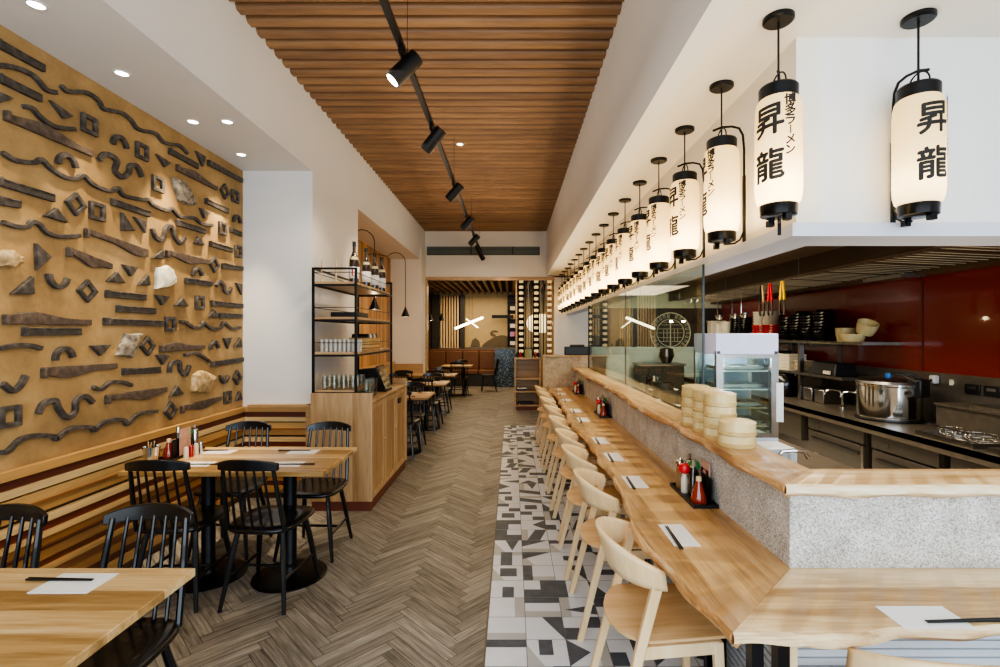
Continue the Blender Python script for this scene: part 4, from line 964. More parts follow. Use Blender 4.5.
# ================================================================ CONDIMENT SETS
def bottle_set(x, y, z, rz, where, small=False, flip=1):
    before = set(bpy.data.objects)
    tr = tag(B().box(-.058,.058,-.17,.17,0,.006).ring([(-.058,-.17),(.058,-.17),(.058,.17),(-.058,.17)], [(-.053,-.165),(.053,-.165),(.053,.165),(-.053,.165)], 'z', .006, .018).build('condiment_tray', 'blackpl', None, (x,y,z), rz), 'black condiment tray '+where, 'tray', 'condiment trays')
    c, s = math.cos(rz), math.sin(rz)
    def P_(u, v): return (x+c*u-s*v, y+s*u+c*v, z+.006)
    G = 'condiments in the trays'
    t = thing('pepper_grinder', 'chrome and glass grinder in the tray '+where, 'grinder', P_(-.02,.12), 0, G)
    B().lathe([(0,0),(.019,0),(.019,.085),(0,.085)], n=16, cap=False).build('glass_body', plain('pepper_glass', '#8a6a45', .15, coat=.6), t)
    B().lathe([(.021,.085),(.023,.095),(.02,.115),(.008,.12),(.007,.128),(0,.13)], n=16, cap=False).build('grinder_head', 'chrome', t)
    t = thing('metal_shaker', 'steel shaker in the tray '+where, 'shaker', P_(.025,.11), 0, G)
    B().lathe([(0,0),(.017,0),(.017,.11),(.013,.12),(0,.125)], n=16, cap=False).build('shaker_body', 'chrome', t)
    B().lathe([(.007,.125),(.007,.145),(0,.147)], n=10, cap=False).build('shaker_knob', 'chrome', t)
    t = thing('sauce_bottle', 'small bottle with red cap in the tray '+where, 'bottle', P_(-.025,.045), 0, G)
    B().lathe([(0,0),(.014,0),(.014,.055),(.01,.07),(.01,.08),(0,.08)], n=14, cap=False).build('bottle_body', 'creamc', t)
    B().lathe([(.012,.078),(.023,.088),(.025,.1),(.021,.113),(.01,.118),(0,.12)], n=14, cap=False).build('red_cap', 'cap_red', t)
    t = thing('soy_bottle', 'dark soy bottle with green cap in the tray '+where, 'bottle', P_(.02,.04), 0, G)
    B().lathe([(0,0),(.021,0),(.021,.08),(.012,.1),(0,.1)], n=16, cap=False).build('bottle_body', 'sauce', t)
    B().lathe([(.014,.098),(.024,.105),(.021,.125),(.008,.135),(0,.137)], n=14, cap=False).build('green_cap', 'cap_green', t)
    t = thing('vinegar_bottle', 'slim dark bottle with glass neck in the tray '+where, 'bottle', P_(-.005,-.02), 0, G)
    B().lathe([(0,0),(.017,0),(.017,.07),(.011,.09),(.009,.12),(0,.12)], n=14, cap=False).build('bottle_body', 'sauce', t)
    B().lathe([(.011,.118),(.011,.13),(.006,.15),(0,.15)], n=10, cap=False).build('pourer', 'chrome', t)
    t = thing('chilli_oil_bottle', 'cone-shaped orange chilli oil bottle in the tray '+where, 'bottle', P_(-.01*flip,-.105), 0, G)
    B().lathe([(0,0),(.03,0),(.032,.01),(.024,.04),(.012,.075),(.009,.085),(0,.085)], n=18, cap=False).build('bottle_body', 'chili', t)
    B().lathe([(.011,.084),(.01,.1),(0,.103)], n=12, cap=False).build('cork', 'birch', t)
    t = thing('menu_card', 'pink and black menu card in the tray '+where, 'menu', P_(.048,-.03), rz, G)
    B().box(-.002,.002,-.05,.04,0,.145).build('card', plain('menu_pink', '#c59a84', .6, var=.15, scale=30), t)
    B().box(-.0035,-.002,-.04,.03,.055,.115).build('printed_panel', 'blackpl', t)
    B().lathe([(0,0),(.018,0),(.018,.001),(0,.001)], (-.0,0,0), 12, cap=False).build('x', 'cap_red', t) if False else None
    b = B(); b.cyl((-.0036,-.005,.095),(-.0045,-.005,.095),.018,n=16); b.build('round_motif', plain('menu_motif', '#d98f85', .6), t)
    tag(B().box(-.002,.002,-.04,.06,0,.10).build('specials_card', 'blackpl', None, P_(.035,-.10), rz), 'black specials card in the tray '+where, 'menu', G)
    for o in set(bpy.data.objects)-before:
        if o.parent is None and o.name.split('.')[0] != 'condiment_tray': o.scale = (1.22,)*3
bottle_set(.887, 2.43, .75, 0, 'nearest the mitred corner of the bar')
bottle_set(.887, 4.85, .75, 0, 'midway along the bar')
bottle_set(.887, 6.65, .75, 0, 'at the far end of the bar')
bottle_set(-2.18, 3.26, .75, .04, 'on the four-place table', flip=1)
t = thing('chopstick_cup', 'polished steel cup of chopsticks on the four-place table', 'cup', (-2.2,3.02,.75))
B().lathe([(0,0),(.035,0),(.047,.11),(.044,.11),(.033,.004),(0,.004)], n=22, cap=False).build('cup_body', 'chrome', t)
for k in range(7): tag(B().tube([(0,0,0),(.012*math.cos(k*2.1),.012*math.sin(k*2.1),.13+.006*(k%3))], .0035, 6).build('standing_chopstick', 'oak_top' if k % 2 else 'blackpl', None, (-2.2+.015*math.cos(k),3.02+.015*math.sin(k),.754)), '%s chopstick standing in the steel cup, %s counted around the rim' % ('pale' if k % 2 else 'black', ORD[k]), 'chopstick', 'chopsticks in the steel cup')
for i in range(4):
    tag(B().lathe([(0,0),(.014,0),(.014,.06),(.011,.075),(0,.08)], n=12, cap=False).build('spice_shaker', ['creamc','redc','creamc','chrome'][i], None, (-2.08,3.16+i*.05,.75)), 'small spice shaker beside the four-place table tray, %s from the front' % ORD[i], 'shaker', 'spice shakers on the four-place table')
# steamer stacks on the ledge
def steamer_stack(x, y, n, r, which):
    for k in range(n):
        last = k == n-1
        t = thing('bamboo_steamer', 'round bamboo steamer basket, %s from the bottom of the %s stack' % (ORD[k], which), 'steamer', (x+random.uniform(-.003,.003),y,1.05+k*.052), k*.7+x, 'bamboo steamers stacked on the ledge')
        B().lathe([(r*.9,0),(r,0),(r,.05),(r-.006,.05),(r-.006,.006)], n=32, cap=False).build('basket_wall', 'bamboo', t)
        B().lathe([(r+.0025,.002),(r+.0025,.018),(r,.018)], n=32, cap=False).build('lower_band', 'bambood', t)
        B().box(-.003,.003,-r-.004,-r,.018,.036).build('pin', 'bambood', t)
        if last:
            B().lathe([(r-.002,.05),(r+.001,.05),(r+.001,.056),(r*.8,.062),(r*.3,.066),(0,.066)], n=32, cap=False).build('woven_lid', 'bamboo', t)
        else: B().lathe([(0,.006),(r*.93,.006)], n=24, cap=False).build('woven_base', 'bamboo', t)
steamer_stack(1.005, 2.215, 2, .077, 'short front')
steamer_stack(.998, 2.385, 4, .073, 'tall second')
steamer_stack(1.008, 2.55, 4, .073, 'tall third')
steamer_stack(1.004, 2.71, 4, .072, 'tall rearmost')

# ================================================================ KITCHEN
t = thing('glass_screen', 'clear glass screen standing on the serving ledge up to the bulkhead', 'glass screen', (1.12,4.9,1.05))
B().box(-.005,.005,-2.0,-.02,0,.905).build('glass_panel', 'pane', t); B().box(-.005,.005,-.01,2.3,0,.905).build('glass_panel', 'pane', t)
b = B(); b.box(-.006,.006,-2.006,-2.0,0,.905); b.build('edge_trim', plain('glass_edge', '#1e2b26', .2), t)
B().box(-.006,.006,-.02,-.01,0,.905).build('edge_trim', 'steeld', t)
B().box(-.01,.01,2.3,2.33,0,.905).build('edge_trim', 'blackm', t)
b = B().box(1.1,1.75,1.83,7.44,.82,.86); b.box(1.1,1.7,1.9,7.44,.1,.82, 1); tag(b.build('kitchen_bench', ['steeld','darkappl']), 'dark steel kitchen bench behind the serving ledge', 'bench')
struct(B().box(1.1,3.15,1.82,7.45,0,.012).build('floor_kitchen', plain('kitchen_floor', '#3a322b', .5)))
# back bench with under-counter fridges
b = B().box(2.55,3.15,2.2,7.4,.865,.9); b.box(2.55,2.56,2.2,7.4,.835,.9)
struct(B().box(3.0,3.15,2.2,7.4,0,.864).build('trim_17', 'darkappl')); tag(b.build('steel_worktop', ['steeld','blackpl']), 'long steel worktop along the red kitchen wall', 'worktop')
def fridge(y0, y1, lab, hd=True):
    t = thing('undercounter_fridge', lab, 'fridge', (2.6,(y0+y1)/2,.1), 0, 'under-counter fridges'); d = (y1-y0)/2
    B().box(0,.4,-d,d,0,.73).build('body', 'darkappl', t)
    B().box(-.02,0,-d+.01,d-.01,0,.62).build('door', 'darkappl', t, bev=.004)
    B().box(-.024,-.018,-d+.01,-d+.035,0,.62).build('door_edge', 'steel', t)
    B().box(-.03,-.018,-d+.06,d-.06,.55,.565).build('handle', 'blackpl', t)
    B().box(-.022,0,-d+.01,d-.01,.635,.725).build('control_panel', 'darkappl', t)
    B().box(-.024,-.02,d-.17,d-.12,.66,.69).build('badge', 'steel', t)
    b = B()
    for k in range(5): b.box(-.024,-.019,d-.16,d-.1,.36+k*.018,.37+k*.018)
    b.build('vent_slots', 'steel', t)
fridge(3.62, 4.32, 'dark under-counter fridge on the left with a long handle')
fridge(2.98, 3.56, 'dark under-counter fridge in the middle below the big pot')
fridge(2.25, 2.92, 'dark under-counter fridge on the right below the frying baskets')
t = thing('drawer_unit', 'steel drawer panel over an open black niche', 'drawer', (2.57,4.95,.5)); B().box(0,.4,-.55,.6,.1,.36).build('drawer_front', 'darkappl', t)
B().cyl((-.015,-.2,.25),(-.015,.2,.25),.008).build('handle', 'steel', t)
# pot / rice warmer
t = thing('rice_warmer', 'big polished steel rice warmer with black lid on the worktop', 'cooker', (2.86,3.76,.9), .5)
B().lathe([(0,0),(.19,0),(.2,.015),(.2,.03),(.205,.035),(.205,.255),(.212,.262),(.212,.275),(.2,.282)], n=40, cap=False).build('pot_body', 'chrome', t)
B().lathe([(.212,.276),(.205,.295),(.16,.31),(.05,.318),(0,.318)], n=40, cap=False).build('lid', 'steel', t)
B().box(-.07,.07,-.235,-.15,.19,.32).build('hinge_block', 'blackpl', t, bev=.01)
B().tube([(-.07,-.21,.3),(-.06,-.12,.345),(.0,-.02,.35),(.06,-.12,.345),(.07,-.21,.3)], .01, 8).build('handle', 'blackpl', t)
B().cyl((0,0,.318),(0,0,.35),.02,n=14).build('lid_knob', plain('blue_knob', '#1c5fae', .3), t)
B().lathe([(.2,-.0),(.215,0),(.215,.012),(.2,.014)], n=40, cap=False).build('foot_ring', 'blackpl', t)
# taps
def tap(x, y, z, rz, lab, h=.16):
    t = thing('kitchen_tap', lab, 'tap', (x,y,z), rz, 'kitchen taps')
    B().lathe([(0,0),(.025,0),(.025,.02),(.012,.03),(0,.03)], n=16, cap=False).build('base', 'chrome', t)
    B().tube([(0,0,.02),(0,0,h*.7),(.02,0,h*.95),(.07,0,h),(.12,0,h*.95),(.14,0,h*.7)], .01, 10).build('spout', 'chrome', t)
    B().box(-.01,.01,.01,.07,.03,.04).build('lever', 'chrome', t)
tap(1.30,2.42,.86,-.1, 'chrome tap with red tip just behind the serving ledge', .12)
tap(2.86,4.28,.9,2.8, 'slim chrome tap left of the rice warmer'); tap(2.9,4.12,.9,2.6, 'second slim chrome tap touching the rice warmer side')
B_ = None
# raised splash shelf and noodle baskets
b = B().box(2.93,3.15,2.2,3.42,.9,1.06); b.box(2.91,3.15,2.2,3.42,1.06,1.075); tag(b.build('splash_shelf', 'steeld'), 'raised steel back shelf behind the frying baskets', 'shelf')
for i, y in enumerate((2.62,3.04)): tag(B().box(-.09,.09,-.13,.13,0,.02).build('metal_tray', 'steel', None, (3.02,y,1.075)), 'flat steel tray on the raised back shelf, %s from the right' % ORD[i], 'tray', 'steel trays on the back shelf')
for i, y in enumerate((2.5,2.98)):
    t = thing('noodle_boiler', 'sunken square boiler pan on the worktop, %s from the right' % ORD[i], 'boiler', (2.74,y,.9), 0, 'boiler pans on the worktop')
    b = B(); b.ring([(-.15,-.2),(.15,-.2),(.15,.2),(-.15,.2)], [(-.135,-.185),(.135,-.185),(.135,.185),(-.135,.185)], 'z', 0, .03); b.box(-.135,.135,-.185,.185,0,.006); b.build('pan', 'steel', t)
    for k in range(2):
        s = thing('wire_basket', 'wire frying basket with long handle in the %s boiler pan, %s one' % (ORD[i], ORD[k]), 'basket', (2.74,y-.09+k*.18,.93), .3*k, 'wire baskets')
        b = B(); R_ = .075
        for zz, rr in ((.03,R_),(.0,.065),(-.015,.04)): b.tube([(rr*math.cos(2*PI*q/20), rr*math.sin(2*PI*q/20), zz) for q in range(20)], .002, 5, close=True)
        for q in range(10):
            a = 2*PI*q/10; b.tube([(R_*math.cos(a),R_*math.sin(a),.03),(.065*math.cos(a),.065*math.sin(a),0),(.04*math.cos(a),.04*math.sin(a),-.015),(0,0,-.018)], .0014, 4)
        b.build('wire_bowl', 'chrome', s); B().tube([(-R_,0,.03),(-.13,0,.05),(-.23,0,.075)], .004, 6).build('handle', 'steel', s)
for i, y in enumerate((3.24,3.38)):
    t = thing('power_outlet', 'black power outlet on the steel splashback, %s from the right' % ORD[i], 'outlet', (3.15,y,1.17), 0, 'outlets on the splashback'); B().box(-.012,0,-.055,.055,-.035,.035).build('cover_plate', 'blackpl', t, bev=.003); B().box(-.016,-.012,-.03,.03,.0,.02).build('switch', 'steel', t)
t = thing('soap_dispenser', 'white and blue wall dispenser on the splashback above the boiler pans', 'dispenser', (3.15,3.67,1.21)); B().box(-.04,0,-.025,.025,-.03,.03).build('body', plain('white_plastic', '#c9c6c0', .4), t, bev=.008); B().cyl((-.04,0,.0),(-.055,0,-.02),.008).build('nozzle', 'blackpl', t)
tag(B().cyl((-.004,0,0),(0,0,0),.014).box(-.016,0,-.008,.008,-.02,.02).build('wall_plug', 'creamc', None, (3.15,3.54,1.2)), 'small cream wall plug on the splashback', 'plug')
# shelves on the red wall
for z, y0, y1, lab, nm in ((1.48,4.0,7.4,'upper steel wall shelf carrying bowls','upper'),(1.17,4.25,7.4,'lower steel wall shelf carrying plates and boxes','lower')):
    t = thing('wall_shelf', lab, 'shelf', (3.0,(y0+y1)/2,z), 0, 'steel shelves on the red wall'); d = (y1-y0)/2
    B().box(-.17,.15,-d,d,-.025,0).build('board', 'steel', t)
    for k in range(4):
        yy = -d+.75+k*(2*d-1)/3; B().box(-.14,.15,yy-.012,yy+.012,-.05,-.025).box(.13,.15,yy-.012,yy+.012,-.27,0).build('bracket', 'steeld', t)
for y in (4.9,6.1): tag(B().box(-.02,.02,-.02,.02,0,.555).build('shelf_post', 'steel', None, (2.86,y,.9)), 'square steel post holding the wall shelves, %s one' % ('nearer' if y < 5 else 'farther'), 'post', 'shelf posts')
protoB = {}
def bowls(x, y, z, n, r, h, mat, step, lab, lean=0):
    key = (r, h, mat)
    for k in range(n):
        L1 = lab+', %s bowl from the bottom' % ORD[k]; loc = (x+random.uniform(-.004,.004), y+random.uniform(-.004,.004), z+k*step)
        if key not in protoB:
            o = B().lathe([(0,.0),(r*.45,0),(r*.47,.01),(r*.75,h*.35),(r,h),(r*.96,h),(r*.7,h*.38),(0,.015)], n=22, cap=False).build('ramen_bowl', mat, None, loc)
            protoB[key] = tag(o, L1, 'bowl', 'bowls on the upper kitchen shelf')
        else: dup(protoB[key], loc, None, L1)
Z1 = 1.48
for i, y in enumerate((4.72,4.92,5.12,5.32)): bowls(2.97, y, Z1, 7 if i % 2 else 8, .095, .07, 'blackc', .029, 'black bowl in the shiny stack %s from the right' % ORD[i])
for i, y in enumerate((4.82,5.2)): bowls(3.06, y+.02, Z1, 9, .08, .07, 'blackc', .029, 'black bowl in the rear stack %s from the right' % ORD[i])
for i, y in enumerate((5.55,5.79)): bowls(2.93, y, Z1, 4, .115, .085, 'redc', .028, 'red bowl in the stack %s from the right' % ORD[i])
for i, y in enumerate((5.78,6.0)): bowls(3.05, y+.05, Z1, 9, .1, .07, 'creamc', .033, 'cream bowl in the stack %s behind the red bowls' % ORD[i])
for i, y in enumerate((6.3,6.55)): bowls(2.97, y, Z1, 8, .09, .07, 'blackc', .03, 'black bowl in the left stacks, stack %s from the right' % ORD[i])
for i, y in enumerate((6.8,)): bowls(2.95, y, Z1, 6, .08, .07, 'creamc', .032, 'cream bowl beside the white containers')
for i, (y, h) in enumerate(((7.0,.2),(7.2,.24))):
    t = thing('storage_tub', 'white storage tub at the far end of the upper shelf, %s from the right' % ORD[i], 'tub', (2.97,y,Z1), 0, 'white tubs'); B().box(-.1,.1,-.08,.08,0,h).build('tub_body', 'creamc', t, bev=.01); B().box(-.105,.105,-.085,.085,h,h+.012).build('lid', 'creamc', t)
def weave_bowl(x, y, z, r, h, lab, tilt=0):
    o = B().lathe([(0,0),(r*.8,0),(r*.95,h*.5),(r,h),(r*.94,h),(r*.85,h*.4),(0,.012)], n=24, cap=False).build('woven_bread_basket', 'bamboo', None, (x,y,z)); o.rotation_euler = (tilt, 0, 0)
    tag(o, lab, 'basket', 'pale baskets at the end of the upper shelf')
weave_bowl(2.96,4.3,Z1,.095,.065,'pale round basket standing flat at the right end of the upper shelf')
weave_bowl(3.02,4.24,Z1+.075,.08,.10,'pale basket leaning on top of the flat one', .5)
weave_bowl(3.03,4.5,Z1,.08,.12,'small pale basket behind the flat one')
Z2 = 1.17
for i in range(6): tag(B().lathe([(0,0),(.07,0),(.1,.014),(.095,.016),(0,.006)], n=22, cap=False).build('plate', 'creamc', None, (2.95,4.98,Z2+i*.018)), 'cream plate in the right stack of the lower shelf, %s from the bottom' % ORD[i], 'plate', 'plates on the lower shelf')
for i in range(7): tag(B().box(-.09,.09,-.11,.11,0,.02).build('square_plate', 'creamc', None, (2.95,5.22,Z2+i*.024)), 'square cream dish on the lower shelf, %s from the bottom' % ORD[i], 'plate', 'square dishes on the lower shelf')
t = thing('counter_scale', 'black boxy appliance on the lower shelf right of the dishes', 'appliance', (2.94,4.55,Z2)); B().hexa([(-.11,-.2,0),(.11,-.2,0),(.11,.2,0),(-.11,.2,0),(-.07,-.17,.11),(.1,-.17,.11),(.1,.17,.12),(-.07,.17,.12)]).build('body', 'blackpl', t, bev=.01); B().box(-.12,-.108,-.15,-.06,.015,.045).build('badge', 'creamc', t)
for i, y in enumerate((5.5,5.7)): tag(B().box(-.1,.1,-.085,.085,0,.19).build('black_crate', 'blackpl', None, (2.96,y,Z2), bev=.01), 'black plastic crate on the lower shelf, %s from the right' % ORD[i], 'crate', 'black crates')
for i in range(4): tag(B().lathe([(0,0),(.04,0),(.075,.07),(.07,.07),(0,.01)], n=20, cap=False).build('cream_bowl', 'creamc', None, (2.9,5.98,Z2+i*.03)), 'cream bowl on the lower shelf, %s from the bottom' % ORD[i], 'bowl', 'cream bowls on lower shelf')
t = thing('stock_pot', 'round black stock pot on the worktop beneath the lower shelf', 'pot', (2.86,5.2,.9)); B().lathe([(0,0),(.12,0),(.15,.05),(.15,.16),(.12,.21)], n=28, cap=False).build('pot_body', 'blackc', t); B().lathe([(.12,.21),(.1,.225),(0,.232)], n=28, cap=False).build('lid', 'blackc', t)
for i, y in enumerate((4.62,4.8)): tag(B().box(-.09,.09,-.07,.07,0,.13).build('steel_canister', 'steel', None, (2.95,y,.9), bev=.01), 'steel canister under the lower shelf, %s from the right' % ORD[i], 'canister', 'steel canisters')
# hanging rail and tongs
t = thing('utensil_rail', 'thin steel rail with hooks under the kitchen hood', 'rail', (2.2,5.0,1.985)); B().cyl((0,-1.3,0),(0,1.6,0),.004,n=8).build('rail', 'steeld', t)
for y in (-1.2,.1,1.5): B().cyl((0,y,0),(0,y,.175),.002,n=8).build('hanger', 'steeld', t)
for k in range(10):
    y = -.5+k*.2; B().tube([(0,y,.0),(0.012,y,-.01),(.012,y,-.05),(-.01,y,-.06)], .003, 5).build('hook', 'chrome', t)
for i, (y, mat, lab) in enumerate(((4.03,'yellowp','yellow handled steel tongs hanging from the rail'),(4.22,'cap_red','red handled steel tongs hanging from the rail'),(4.36,'cap_green','dark green handled steel tongs hanging from the rail'))):
    t = thing('kitchen_tongs', lab, 'tongs', (2.2,y,1.975), .6)
    if i == 2: mat = 'bambood'
    for s in (-1,1):
        B().bar([(0,s*.006,0),(0,s*.012,-.08),(0,s*.016,-.15)], .02, .009, (0,1,0)).build('handle_grip', mat if not (i == 2 and s > 0) else 'blackpl', t)
        B().bar([(0,s*.016,-.15),(0,s*.02,-.24),(0,s*.014,-.27)], [.018,.02,.034], .006, (0,1,0)).build('arm', 'steel', t)
for i, y in enumerate((4.75,4.95,5.3)):
    t = thing('ladle', 'steel ladle hanging from the rail, %s from the right' % ORD[i], 'ladle', (2.2,y,1.965), .3*i, 'ladles on the rail')
    B().tube([(0,0,0),(0,0,-.22)], .004, 6).build('handle', 'chrome', t); B().lathe([(0,-.05),(.025,-.045),(.04,-.02),(.042,0),(.038,0),(.022,-.04),(0,-.046)], (.03,0,-.22), 16, cap=False).build('bowl', 'chrome', t)
# hood
M['filt'] = plain('filter_metal', '#c9b896', .35, .35, var=.2, scale=2)
b = B(); b.hexa([(2.36,2.3,2.045),(2.98,2.3,2.02),(2.98,7.4,2.02),(2.36,7.4,2.045),(2.36,2.3,2.17),(2.98,2.3,2.17),(2.98,7.4,2.17),(2.36,7.4,2.17)])
b.box(2.34,2.37,2.3,7.4,2.03,2.17); b.box(2.97,3.15,2.3,7.4,1.985,2.03)
o = thing('extractor_hood', 'long steel extractor hood with slotted filters over the back worktop', 'hood', (2.7,4.8,2.1))
def shift(b, c):
    for v in b.bm.verts: v.co -= Vector(c)
    return b
shift(b, (2.7,4.8,2.1)).build('canopy', plain('hood_metal', '#4d3b28', .45, .3, var=.15, scale=3), o)
for k in range(10):
    y0 = 2.35+k*.5; f = B()
    for q in range(6):
        yy = y0+.03+q*.076
        f.hexa([(2.42,yy,2.022),(2.92,yy,2.0),(2.92,yy+.034,2.006),(2.42,yy+.034,2.028),(2.42,yy,2.026),(2.92,yy,2.004),(2.92,yy+.034,2.010),(2.42,yy+.034,2.032)])
    shift(f, (2.7,4.8,2.1)).build('filter_panel', M['filt'], o)
for i in range(6):
    y = 2.75+i*.8; x = 1.75+.25*(i % 2); t = thing('hood_light', 'small round downlight in the kitchen ceiling, %s from the front' % ORD[i], 'light', (x,y,2.16), 0, 'kitchen ceiling downlights'); B().lathe([(0,-.002),(.03,-.002)], n=16, cap=False).build('lens', 'dl', t); B().lathe([(.03,0),(.04,0),(.04,-.004),(.03,-.004)], n=16, cap=False).build('trim_ring', 'steel', t)
tag(B().box(-.1,.05,-.2,.2,-.03,0).box(-.13,-.1,-.2,.2,-.035,-.01).build('heat_lamp_box', 'steel', None, (3.0,3.85,2.0)), 'steel strip lamp housing below the hood edge on the red wall', 'lamp')
# steamer display cabinet
t = thing('display_warmer', 'white and steel glass-fronted warming cabinet on the kitchen bench', 'cabinet', (1.335,2.98,.86))
w, d, h = .165, .16, .69
b = B(); 
for sx in (-1,1):
    for sy in (-1,1): b.box(sx*w-.012,sx*w+.012,sy*d-.012,sy*d+.012,.1,h-.1)
b.build('corner_post', 'steel', t)
B().box(-w-.012,w+.012,-d-.012,d+.012,h-.12,h).build('top_panel', plain('lilac_glow_panel', '#d5d2ea', .35, emis='#d5d2ea', es=.12), t, bev=.004)  # slight glow put into the panel colour, it is no lamp
b = B(); b.ring([(-w-.01,.1),(w+.01,.1),(w+.01,h-.12),(-w-.01,h-.12)], [(-w+.025,.125),(w-.03,.125),(w-.03,h-.14),(-w+.025,h-.14)], 'y', -d-.016, -d-.004); b.build('door_frame', 'steel', t)
B().box(-w+.02,w-.025,-d-.012,-d-.009,.12,h-.135).build('door_pane', 'pane', t)
B().box(-w-.008,-w-.004,-d,d,.1,h-.12).build('side_pane', 'pane', t); B().box(w+.004,w+.008,-d,d,.1,h-.12).build('side_pane', 'pane', t)
B().box(-w,w,d-.01,d,.1,h-.12).build('back_panel', plain('pale_blue_back', '#8c9ba6', .4), t)
B().box(-w-.012,w+.012,-d-.012,d+.012,.04,.1).build('base_panel', plain('white_base', '#dfe4e8', .35), t, bev=.004)
for sx in (-1,1):
    for sy in (-1,1): B().cyl((sx*.13,sy*.12,0),(sx*.13,sy*.12,.04),.012).build('foot', 'blackpl', t)
for k in range(4):
    b = B(); z = .16+k*.105
    for q in range(12): b.cyl((-w+.01+q*.0285,-d+.01,z),(-w+.01+q*.0285,d-.02,z),.002,n=5)
    b.box(-w+.01,w-.01,-d+.008,-d+.013,z-.004,z+.004); b.build('wire_shelf', 'chrome', t)
B().box(w+.012,w+.016,-d+.02,-d+.1,.2,.5).build('side_sticker', plain('sticker', '#d9a59a', .5, var=.3, scale=40), t)
light('warmer_fill', 'POINT', (1.335,2.96,1.40), 3, (.8,.9,1), .05)  # unseen fill light added to brighten the cabinet interior
for k in range(4):
    tag(B().box(-.13,.13,-.1,.1,0,.004).ring([(-.13,-.1),(.13,-.1),(.13,.1),(-.13,.1)], [(-.125,-.095),(.125,-.095),(.125,.095),(-.125,.095)], 'z', .004, .02).build('steel_tray', 'steel', None, (1.335,2.98,.86+.164+k*.105)), 'shallow steel tray inside the warming cabinet, %s shelf up' % ORD[k], 'tray', 'trays in the warming cabinet')
tag(B().box(-.004,.004,-.018,.018,0,.22).build('menu_holder', 'paper', None, (1.56,3.05,.95)).__class__ and bpy.data.objects['menu_holder'], 'white leaflet strip fixed beside the warming cabinet', 'leaflet')
bpy.data.objects['menu_holder'].location = (1.515,2.80,1.05); bpy.data.objects['menu_holder'].rotation_euler = (0,0,1.2)
b = B().box(-.075,.075,-.09,.09,0,.1); b.box(.03,.07,-.11,-.09,.02,.09)
tag(b.build('water_dispenser', plain('white_plastic_box', '#dfe3ea', .35), None, (1.385,2.63,.86), bev=.008), 'white plastic box at the foot of the warming cabinet', 'box')
# things behind the glass
for i, (x, y, r, h) in enumerate(((1.35,3.7,.1,.22),(1.35,4.1,.12,.2),(1.4,4.6,.1,.24))):
    t = thing('steel_pot', 'steel pot on the bench behind the glass, %s from the warming cabinet' % ORD[i], 'pot', (x,y,.86), 0, 'steel pots behind the glass')
    B().lathe([(0,0),(r,0),(r,h),(r*1.04,h),(r*.96,h),(r*.96,.01),(0,.01)], n=24, cap=False).build('pot_body', 'steeld', t)
    for s in (-1,1): B().tube([(s*r,-.03,h*.7),(s*(r+.03),-.03,h*.72),(s*(r+.03),.03,h*.72),(s*r,.03,h*.7)], .005, 6).build('handle', 'steel', t)
for i in range(6):
    t = tag(B().lathe([(0,0),(.04,0),(.07,.055),(.066,.055),(0,.01)], n=18, cap=False).build('small_bowl', 'blackc' if i % 2 else 'creamc', None, (1.3,5.2+i*.2,.86)), '%s bowl on the bench behind the glass, %s from the front' % ('black' if i % 2 else 'cream', ORD[i]), 'bowl', 'bowls behind the glass')
for i in range(5): tag(B().lathe([(0,0),(.025,0),(.025,.14),(.01,.17),(.01,.21),(0,.21)], n=14, cap=False).build('oil_bottle', ['sauce','chrome','creamc','bottle','sauce'][i], None, (1.6,5.3+i*.14,.86)), 'upright bottle on the bench behind the glass, %s from the front' % ORD[i], 'bottle', 'bottles behind the glass')
t = thing('work_lamp', 'black cone work lamp over the kitchen bench behind the glass', 'lamp', (2.55,6.9,2.16)); B().cyl((0,0,0),(0,0,-.35),.005,n=6).build('cord', 'blackm', t); B().lathe([(.01,-.35),(.08,-.47),(.075,-.47),(.008,-.36)], n=20, cap=False).build('cone_shade', 'blackm', t)
b = B().box(-.3,.3,-.2,.2,0,1.1); b.box(-.32,.32,-.22,.22,1.1,1.13, 1)
tag(b.build('service_cupboard', ['darkappl','steel'], None, (2.1,7.1,0)), 'dark cupboard with steel top at the far end of the kitchen', 'cupboard')
tag(B().lathe([(0,0),(.06,0),(.11,.1),(.09,.2),(.04,.22),(0,.22)], n=18, cap=False).build('lidded_tureen', 'blackc', None, (2.2,7.05,1.13)), 'dark round tureen on the far cupboard', 'tureen')

# ================================================================ SHELF UNIT, STRAND SCREEN AND REAR ROOM
t = thing('display_shelf', 'low open oak shelf unit at the end of the floor tiles', 'shelving', (.27,9.98,0))
B().box(-.22,-.19,-.0,.4,.08,1.06).build('side_panel', 'cab2', t); B().box(.28,.31,0,.4,.08,1.06).build('side_panel', 'cab2', t); B().box(-.19,.28,.38,.4,.08,1.06).build('back_panel', 'cab2', t)
for z in (.08,.36,.62,1.03): B().box(-.19,.28,0,.38,z,z+.03).build('shelf', 'cab2', t)
B().box(-.18,.27,.02,.36,0,.08).build('plinth', 'kick', t)
for i in range(7): tag(B().lathe([(0,0),(.026,0),(.028,.08),(.012,.1),(.012,.12),(0,.12)], n=12, cap=False).build('condiment_bottle', ['sauce','redc','blackc','creamc','sauce','chili','blackc'][i], None, (.10+i*.075,10.12,1.06)), 'small bottle on top of the low oak shelf, %s from the left' % ORD[i], 'bottle', 'bottles on the low oak shelf')
tag(B().lathe([(0,0),(.07,0),(.07,.17),(.06,.17),(.06,.02),(0,.02)], n=20, cap=False).build('chopstick_jar', plain('sage_ceramic', '#9c9a6a', .4), None, (.33,10.04,1.06)), 'sage green jar on top of the low oak shelf', 'jar')
for i in range(4): tag(B().box(-.1,.1,-.13,.13,0,.012).build('folded_menu', 'paper' if i == 3 else 'blackpl', None, (.2,10.16,.39+i*.013)), '%s menu on the middle shelf of the low oak unit, %s from the bottom' % ('white' if i == 3 else 'black', ORD[i]), 'menu', 'menus in the oak unit')
